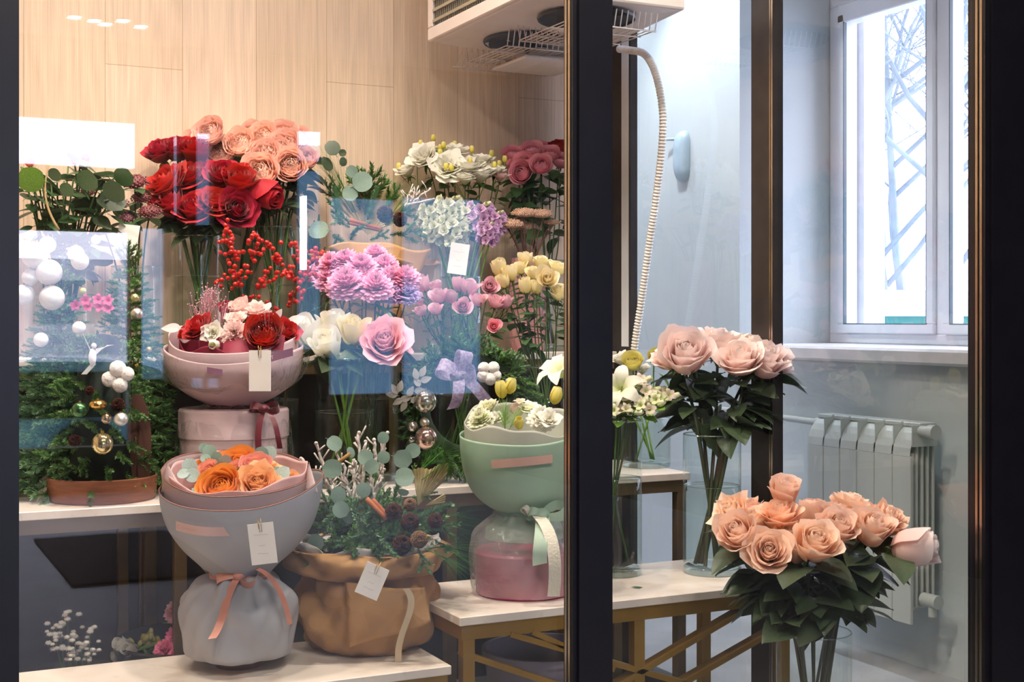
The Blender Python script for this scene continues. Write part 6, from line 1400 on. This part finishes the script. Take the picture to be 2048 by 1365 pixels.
M_LAV = pbr('ribbon_lavender', '#a48fb4', .6, c2='#c0b0cc', nscale=160, trans=.35, nlow=.45, nhigh=.55)
m = MB(); c = L(918, 752, -.09)
ribbon_loop(m, c, (-1, 0, .45), .055, .045, wd=.036); ribbon_loop(m, c, (.25, 0, 1), .06, .03, wd=.036); ribbon_loop(m, c, (1, 0, .15), .04, .04, wd=.034); m.ball(c, .017, 10, sx=1.3)
ribbon_tail(m, (c, c+V((.0, -.03, -.02)), c+V((.005, -.03, -.05)), L(905, 818, -.1)), .028, (1, 0, .2)); ribbon_tail(m, (c, c+V((.03, -.02, -.01)), c+V((.05, -.02, -.04)), L(975, 805, -.1)), .028, (.7, 0, .6)); obj('lace_bow', m, L.root, mat=M_LAV)
for (u, v, d) in ((835, 765, (-.5, 0, 1)), (845, 745, (.5, 0, 1)), (850, 760, (.9, 0, .3)), (832, 750, (-.2, 0, 1)), (790, 780, (-.5, 0, 1)), (785, 790, (-1, 0, .2)), (800, 775, (.3, 0, 1)), (810, 798, (1, 0, .2)), (797, 803, (-.7, 0, -.3)), (820, 785, (.5, 0, .9)), (808, 812, (-.4, 0, -.6)), (838, 782, (.9, 0, .1)), (830, 800, (1, 0, .6))): leaf_part(L, u, v, 26, pbr('leaf_silver', '#b4ada2', .5, c2='#9c958a'), d, .2, kind='oval', dz=-.08, name='silver_leaf')

# ================================================================ fir arrangement in a terracotta tray, far bench end
L = Loc('fir_arrangement', 205, 3.02, Z2, 'tall fir arrangement with gold and green baubles and cotton in a brown tray', 'arrangement')
m = MB(); m.lathe([(.0001, 0), (.108, 0), (.113, .006), (.116, .05), (.112, .052), (.105, .03), (.0001, .03)], 48); obj('tray', m, L.root, mat=pbr('terracotta', '#8a5236', .6, c2='#74432c', stretch=(1, 1, 8)), angle=40)
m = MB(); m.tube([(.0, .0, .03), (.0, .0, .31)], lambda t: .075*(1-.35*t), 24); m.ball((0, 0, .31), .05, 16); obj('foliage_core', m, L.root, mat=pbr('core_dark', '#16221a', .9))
rng = random.Random(31)
for k in range(84):
    f = k/84; z = .045+.28*f; a = k*2.39996; rad = .07*(1-.35*f)
    if sin(a) > .5 and k % 2: continue
    c = V((rad*cos(a), rad*sin(a), z)); d = V((cos(a), sin(a), rng.uniform(-.7, .5) if f < .8 else 1.)).normalized(); ln = rng.uniform(.05, .08)*(1-.2*f)
    fir_part(L.root, c, c+d*ln, rng.choice((0, 0, 1)), roll=rng.uniform(0, 6), fat=1.)
for (u, v, r, c, ro, rb, sc) in ((160, 821, 16, '#4f7a50', .3, 0, (1, 1, 1)), (196, 810, 17, '#d8ac60', .15, 9, (1, 1, .62)), (213, 838, 11, '#b89a74', .15, 0, (1, 1, 1)), (242, 839, 13.5, '#efe6d6', .4, 14, (1, 1, 1)), (205, 888, 21, '#d8c896', .12, 0, (1, 1, 1.08))): bauble_part(L.root, L(u, v, -.13), r*L.px*.97, c, ro, ribs=rb, sc=sc, label={821: 'matt green bauble', 888: 'large champagne gold bauble', 810: 'flattened ribbed gold bauble'}.get(v))
cotton_part(L.root, L(236, 756, -.10), .033, [(-.55, 0, -.1, .5), (0, 0, .55, .55), (.6, 0, .25, .45), (.15, -.1, -.45, .5)])
for (u, v, r) in ((237, 810, 13), (150, 882, 12), (180, 782, 9)): cone_part(L, u, v, r, -.12, (0, 1, .2))
# white dove
m = MB(); c = L(185, 715, -.10); m.ball(c, .012, 12, sx=.7, sy=.6, sz=1.6); m.ball(c+V((.003, 0, .024)), .006, 10)
m.grid(lambda x, y: c+V((-.004-.022*y+.012*x*(1-y), 0, .012+.05*y-.02*x*(1-y))), 4, 5); m.grid(lambda x, y: c+V((.006+.04*y*(.6+.4*x), .0, .004+.022*y+.014*x*(1-y))), 4, 5); m.grid(lambda x, y: c+V((-.004-.02*y+.012*x, 0, -.014-.022*y)), 3, 4)
obj('dove_ornament', m, L.root, mat=pbr('porcelain', '#f4f2ee', .4))
m = MB(); a = L(262, 830, .02); 
for (x0, x1, x2, x3) in (((262, 820), (275, 860), (250, 900), (268, 985)), ((270, 790), (300, 850), (285, 920), (285, 975))): ribbon_tail(m, [L(u, v, -.02) for u, v in (x0, x1, x2, x3)], .03, (1, 0, 0), 16)
obj('brown_ribbon', m, L.root, mat=pbr('ribbon_brown', '#5c3a30', .5))
# slender fir tree with baubles behind
def firtree(L, h, r, label_balls, seed, n=100, blue=False):
    rng = random.Random(seed); m = MB(); m.tube([(0, 0, .02), (0, 0, h)], lambda t: .012*(1-.8*t), 8); obj('trunk', m, L.root, mat=M_TWIG)
    for k in range(n):
        f = k/n; z = .03+(h-.05)*f; a = k*2.39996; d = V((cos(a), sin(a), -.25+.5*f)).normalized(); ln = r*(1-f)**.8+.035
        fir_part(L.root, V((0, 0, z)), V((0, 0, z))+d*ln, 0 if ln < .1 else 0, roll=rng.uniform(-.5, .5), fat=.75, blue=blue)
    fir_part(L.root, V((0, 0, h-.03)), V((0, 0, h+.05)), 3, fat=1.)
L = Loc('fir_tree', 258, 3.14, Z2, 'slender small fir tree with ribbed white baubles behind the tray arrangement', 'tree')
firtree(L, .52, .11, 0, 3)
m = MB(); m.lathe([(.0001, 0), (.05, 0), (.055, .05), (.0001, .05)], 24); obj('pot', m, L.root, mat=pbr('terracotta', '#8a5236', .6), angle=40)
for (u, v, r, c) in ((274, 628, 11.5, '#f2ece2'), (158, 656, 12.5, '#f2ece2'), (270, 596, 8, '#e2dc9a'), (166, 582, 6, '#d8dc8a'), (222, 690, 6, '#d8dc8a'), (298, 700, 6, '#e2c878'), (270, 732, 7, '#d8b048')):
    if u < 200: continue
    bauble_part(L.root, L(u, v, -.10), r*L.px, c, .35, ribs=14 if r > 10 else 0)
L = Loc('fir_tree', 120, 3.12, Z2, 'pale flocked fir tree with big white baubles at the far end of the middle bench', 'tree')
firtree(L, .46, .12, 0, 8, blue=True)
m = MB(); m.lathe([(.0001, 0), (.05, 0), (.055, .05), (.0001, .05)], 24); obj('pot', m, L.root, mat=pbr('pot_white', '#e4e0da', .6), angle=40)
for (u, v, r, c, rb) in ((72, 512, 26, '#f4f2ee', 0), (98, 545, 25, '#f4f2ee', 0), (62, 555, 17, '#f4f2ee', 0), (152, 508, 16, '#f4f0e8', 0), (160, 523, 17, '#f4f0e8', 0), (104, 596, 24, '#f6f4ee', 0), (50, 500, 18, '#f4f2ee', 0), (48, 590, 20, '#f4f2ee', 0), (95, 490, 16, '#f4f2ee', 0), (158, 656, 12.5, '#f2ece2', 14), (166, 582, 6, '#d8dc8a', 0), (192, 480, 9, '#f4f2ee', 0), (82, 680, 14, '#f4f2ee', 0)): bauble_part(L.root, L(u, v, -.12), r*L.px, c, .6, metal=0, ribs=rb)
for (u, v) in ((170, 600), (195, 598), (215, 600), (175, 612), (198, 612), (150, 610), (216, 615)): flower_part(L, u, v, 22, 'floret', 0, 'carnhot', -.10, (0, 1, .3), 'pink_star')
price_tag(255, 480, 3.22, 42, 62, 'blank white card hanging below the skimmia and the dark foliage', roll=.12, clip=False, ink=False, lean=-.1)
price_tag(917, 518, 3.50, 38, 62, 'white card hanging from the stock flowers on the highest bench', roll=.14, clip=False)

# ================================================================ bucket of carnations on the floor
p = PZ(385, 3.02, 0); t = empty('flower_bucket', p, label='dark round bucket of cut flowers on the floor under the middle bench', cat='bucket')
m = MB(); m.lathe([(.0001, .0), (.12, .0), (.125, .01), (.165, .33), (.17, .335), (.168, .34), (.16, .335), (.125, .28), (.0001, .28)], 48); obj('bucket_body', m, t, mat=pbr('bucket_dark', '#201a18', .3), angle=40)
it = [(347, 1218, 44, 'carn', 0, 'carnpale', -.1, (-.3, .7, .8)), (348, 1272, 44, 'carn', 1, 'carnhot', -.12, (-.2, .9, .6)), (327, 1300, 46, 'carn', 0, 'carnhot', -.14, (-.2, .9, .7)), (368, 1268, 36, 'carn', 1, 'carnhot', .0, (.2, .8, .7)), (247, 1292, 30, 'tulipy', 0, 'white', -.1, (-.6, .6, .6)), (262, 1300, 30, 'tulipy', 1, 'white', -.11, (-.4, .8, .3)), (240, 1312, 26, 'tulipy', 0, 'white', -.02, (-.8, .5, 0))]
bunch('bucket_flower', 'flower', it, depth(p), p, .11, .33, '', '', None, seed=61, dome=0, leaves=2, lkind='long', lmat=M_LEAFB, lsize=.05, stem_mat=M_STEMB, labels=['pale pink carnation, tallest in the floor bucket', 'hot pink carnation in the middle of the floor bucket', 'hot pink carnation lowest over the bench edge by the bucket', 'hot pink carnation half hidden by the grey wrapped bouquet', 'white freesia bloom, highest at the bucket edge', 'white freesia bloom beside the lime green buds', 'white freesia bloom lowest over the marble edge'])
rng = random.Random(3)
for k, (u, v) in enumerate(((268, 1298), (290, 1292), (300, 1306), (312, 1295), (355, 1240))):
    foot = V(p)+V((rng.uniform(-.05, .05), rng.uniform(-.05, .05), .29)); tip = D(u, v, depth(p)-.05); rt = empty('freesia_stem', foot, label='lime green budded stem, '+['beside the white freesia', 'second from the white freesia', 'lowest over the marble edge', 'next to the hot pink carnations', 'under the pale pink carnation'][k]+', in the floor bucket', cat='flower'); T = Matrix.Translation(-foot)
    m = MB(); m.tube([q-foot for q in bez(foot, foot+UP*.05, tip-UP*.03, tip, 6)], .0018, 5); obj('stem', m, rt, mat=M_STEMB)
    for j in range(7): me, un = bloom('bud', j % 2, 'yellow'); q = tip+V((rng.uniform(-.02, .02), rng.uniform(-.02, .02), rng.uniform(-.015, .02))); obj('flower_bud', me, rt, M=T @ frameM(q, (rng.uniform(-1, 1), -.3, 1), j, .006/un))
    for j in range(4): obj('leaf', leaf('oval', M_LEAFB), rt, M=T @ leafM(tip-UP*.01, (rng.uniform(-1, 1), rng.uniform(-1, 0), .3), .035))
# wax flowers
p = PZ(150, 3.0, 0); t = empty('glass_vase', p, label='tall glass jar of tiny white wax flowers on the floor under the benches', cat='vase'); m = MB(); m.grid(lambda x, y: (.09*cos(2*pi*x), .09*sin(2*pi*x), .3*y), 32, 4, closeu=True); m.face(*range(32)); obj('glass_wall', m, t, mat=M_VASE)
WX = clusterball(26, 1, .09, 21, sz=.8, lo=-.6).mesh('wax_blossom', pbr('wax_white', '#efe9dc', .6))
for k, (u, v) in enumerate(((110, 1270), (125, 1295), (140, 1310), (150, 1275), (165, 1295), (175, 1310), (180, 1265), (120, 1255), (155, 1320), (135, 1240))):
    tip = D(u, v, depth(p)-.03); foot = V(p)+V((rng.uniform(-.04, .04), rng.uniform(-.04, .04), .01)); rt = empty('wax_flower', foot, label='sprig of tiny white wax flowers in the floor jar under the benches', cat='flower', group='wax flowers in the floor jar'); T = Matrix.Translation(-foot)
    obj('wax_blossom', WX, rt, M=T @ frameM(tip, UP, k, .008)); m = MB(); m.tube([q-foot for q in bez(foot, foot+UP*.1, tip-UP*.05, tip, 6)], .0012, 4); obj('stem', m, rt, mat=M_STEM)
    for j in range(6): q = tip+V((rng.gauss(0, .016), rng.gauss(0, .01), rng.gauss(0, .014))); obj('wax_blossom', WX, rt, M=T @ frameM(q, UP, j, rng.uniform(.005, .008)))
# lilac bucket under the braced bench
p = PZ(1085, 2.68, 0); t = empty('storage_bucket', p, label='pale lilac plastic bucket under the gold braced bench', cat='bucket'); m = MB(); m.lathe([(.0001, 0), (.10, 0), (.105, .01), (.13, .30), (.137, .30), (.137, .315), (.128, .315), (.1, .02), (.0001, .02)], 40); obj('bucket_body', m, t, mat=pbr('plastic_lilac', '#9a8f9a', .5), angle=40)

# ================================================================ camera, world
cam = bpy.data.cameras.new('camera'); cam.lens = 36*FPX/2048; cam.sensor_width = 36; cam.shift_y = -(682.5-HZ)/2048; cam.clip_start = .05
co = bpy.data.objects.new('camera', cam); COL.objects.link(co); co.location = CAM; co.rotation_euler = (pi/2, 0, -TH); SC.camera = co
w = bpy.data.worlds.new('sky'); SC.world = w; w.use_nodes = True; nt = w.node_tree; N = nt.nodes; L = nt.links
bg = N['Background']; tc = N.new('ShaderNodeTexCoord'); sp = N.new('ShaderNodeSeparateXYZ'); L.new(tc.outputs['Generated'], sp.inputs[0])
mr = N.new('ShaderNodeMapRange'); mr.inputs[1].default_value = -1; mr.inputs[2].default_value = .5; mr.inputs[3].default_value = 7.; mr.inputs[4].default_value = 3.4
L.new(sp.outputs['Y'], mr.inputs[0]); mx = N.new('ShaderNodeMath'); mx.operation = 'MAXIMUM'; mx.inputs[1].default_value = 0; L.new(sp.outputs['X'], mx.inputs[0])
ma = N.new('ShaderNodeMath'); ma.operation = 'MULTIPLY_ADD'; ma.inputs[1].default_value = 4.; L.new(mx.outputs[0], ma.inputs[0]); L.new(mr.outputs[0], ma.inputs[2])
L.new(ma.outputs[0], bg.inputs['Strength']); bg.inputs['Color'].default_value = lin('#dfe0fa')
SC.view_settings.view_transform = 'Standard'; SC.view_settings.look = 'None'; SC.view_settings.gamma = 1; SC.view_settings.exposure = .12; SC.view_settings.use_curve_mapping = False
SC.cycles.transparent_max_bounces = 40; SC.cycles.max_bounces = 7; SC.cycles.diffuse_bounces = 4; SC.cycles.glossy_bounces = 3; SC.cycles.transmission_bounces = 4
SC.cycles.sample_clamp_indirect = 4; SC.cycles.use_denoising = True
SC.cycles.caustics_reflective = False; SC.cycles.caustics_refractive = False
for o in list(bpy.data.objects):
    if o.type == 'MESH' and o.parent is None and not o.get('kind') and not o.get('label'): print('NOLABEL', o.name)
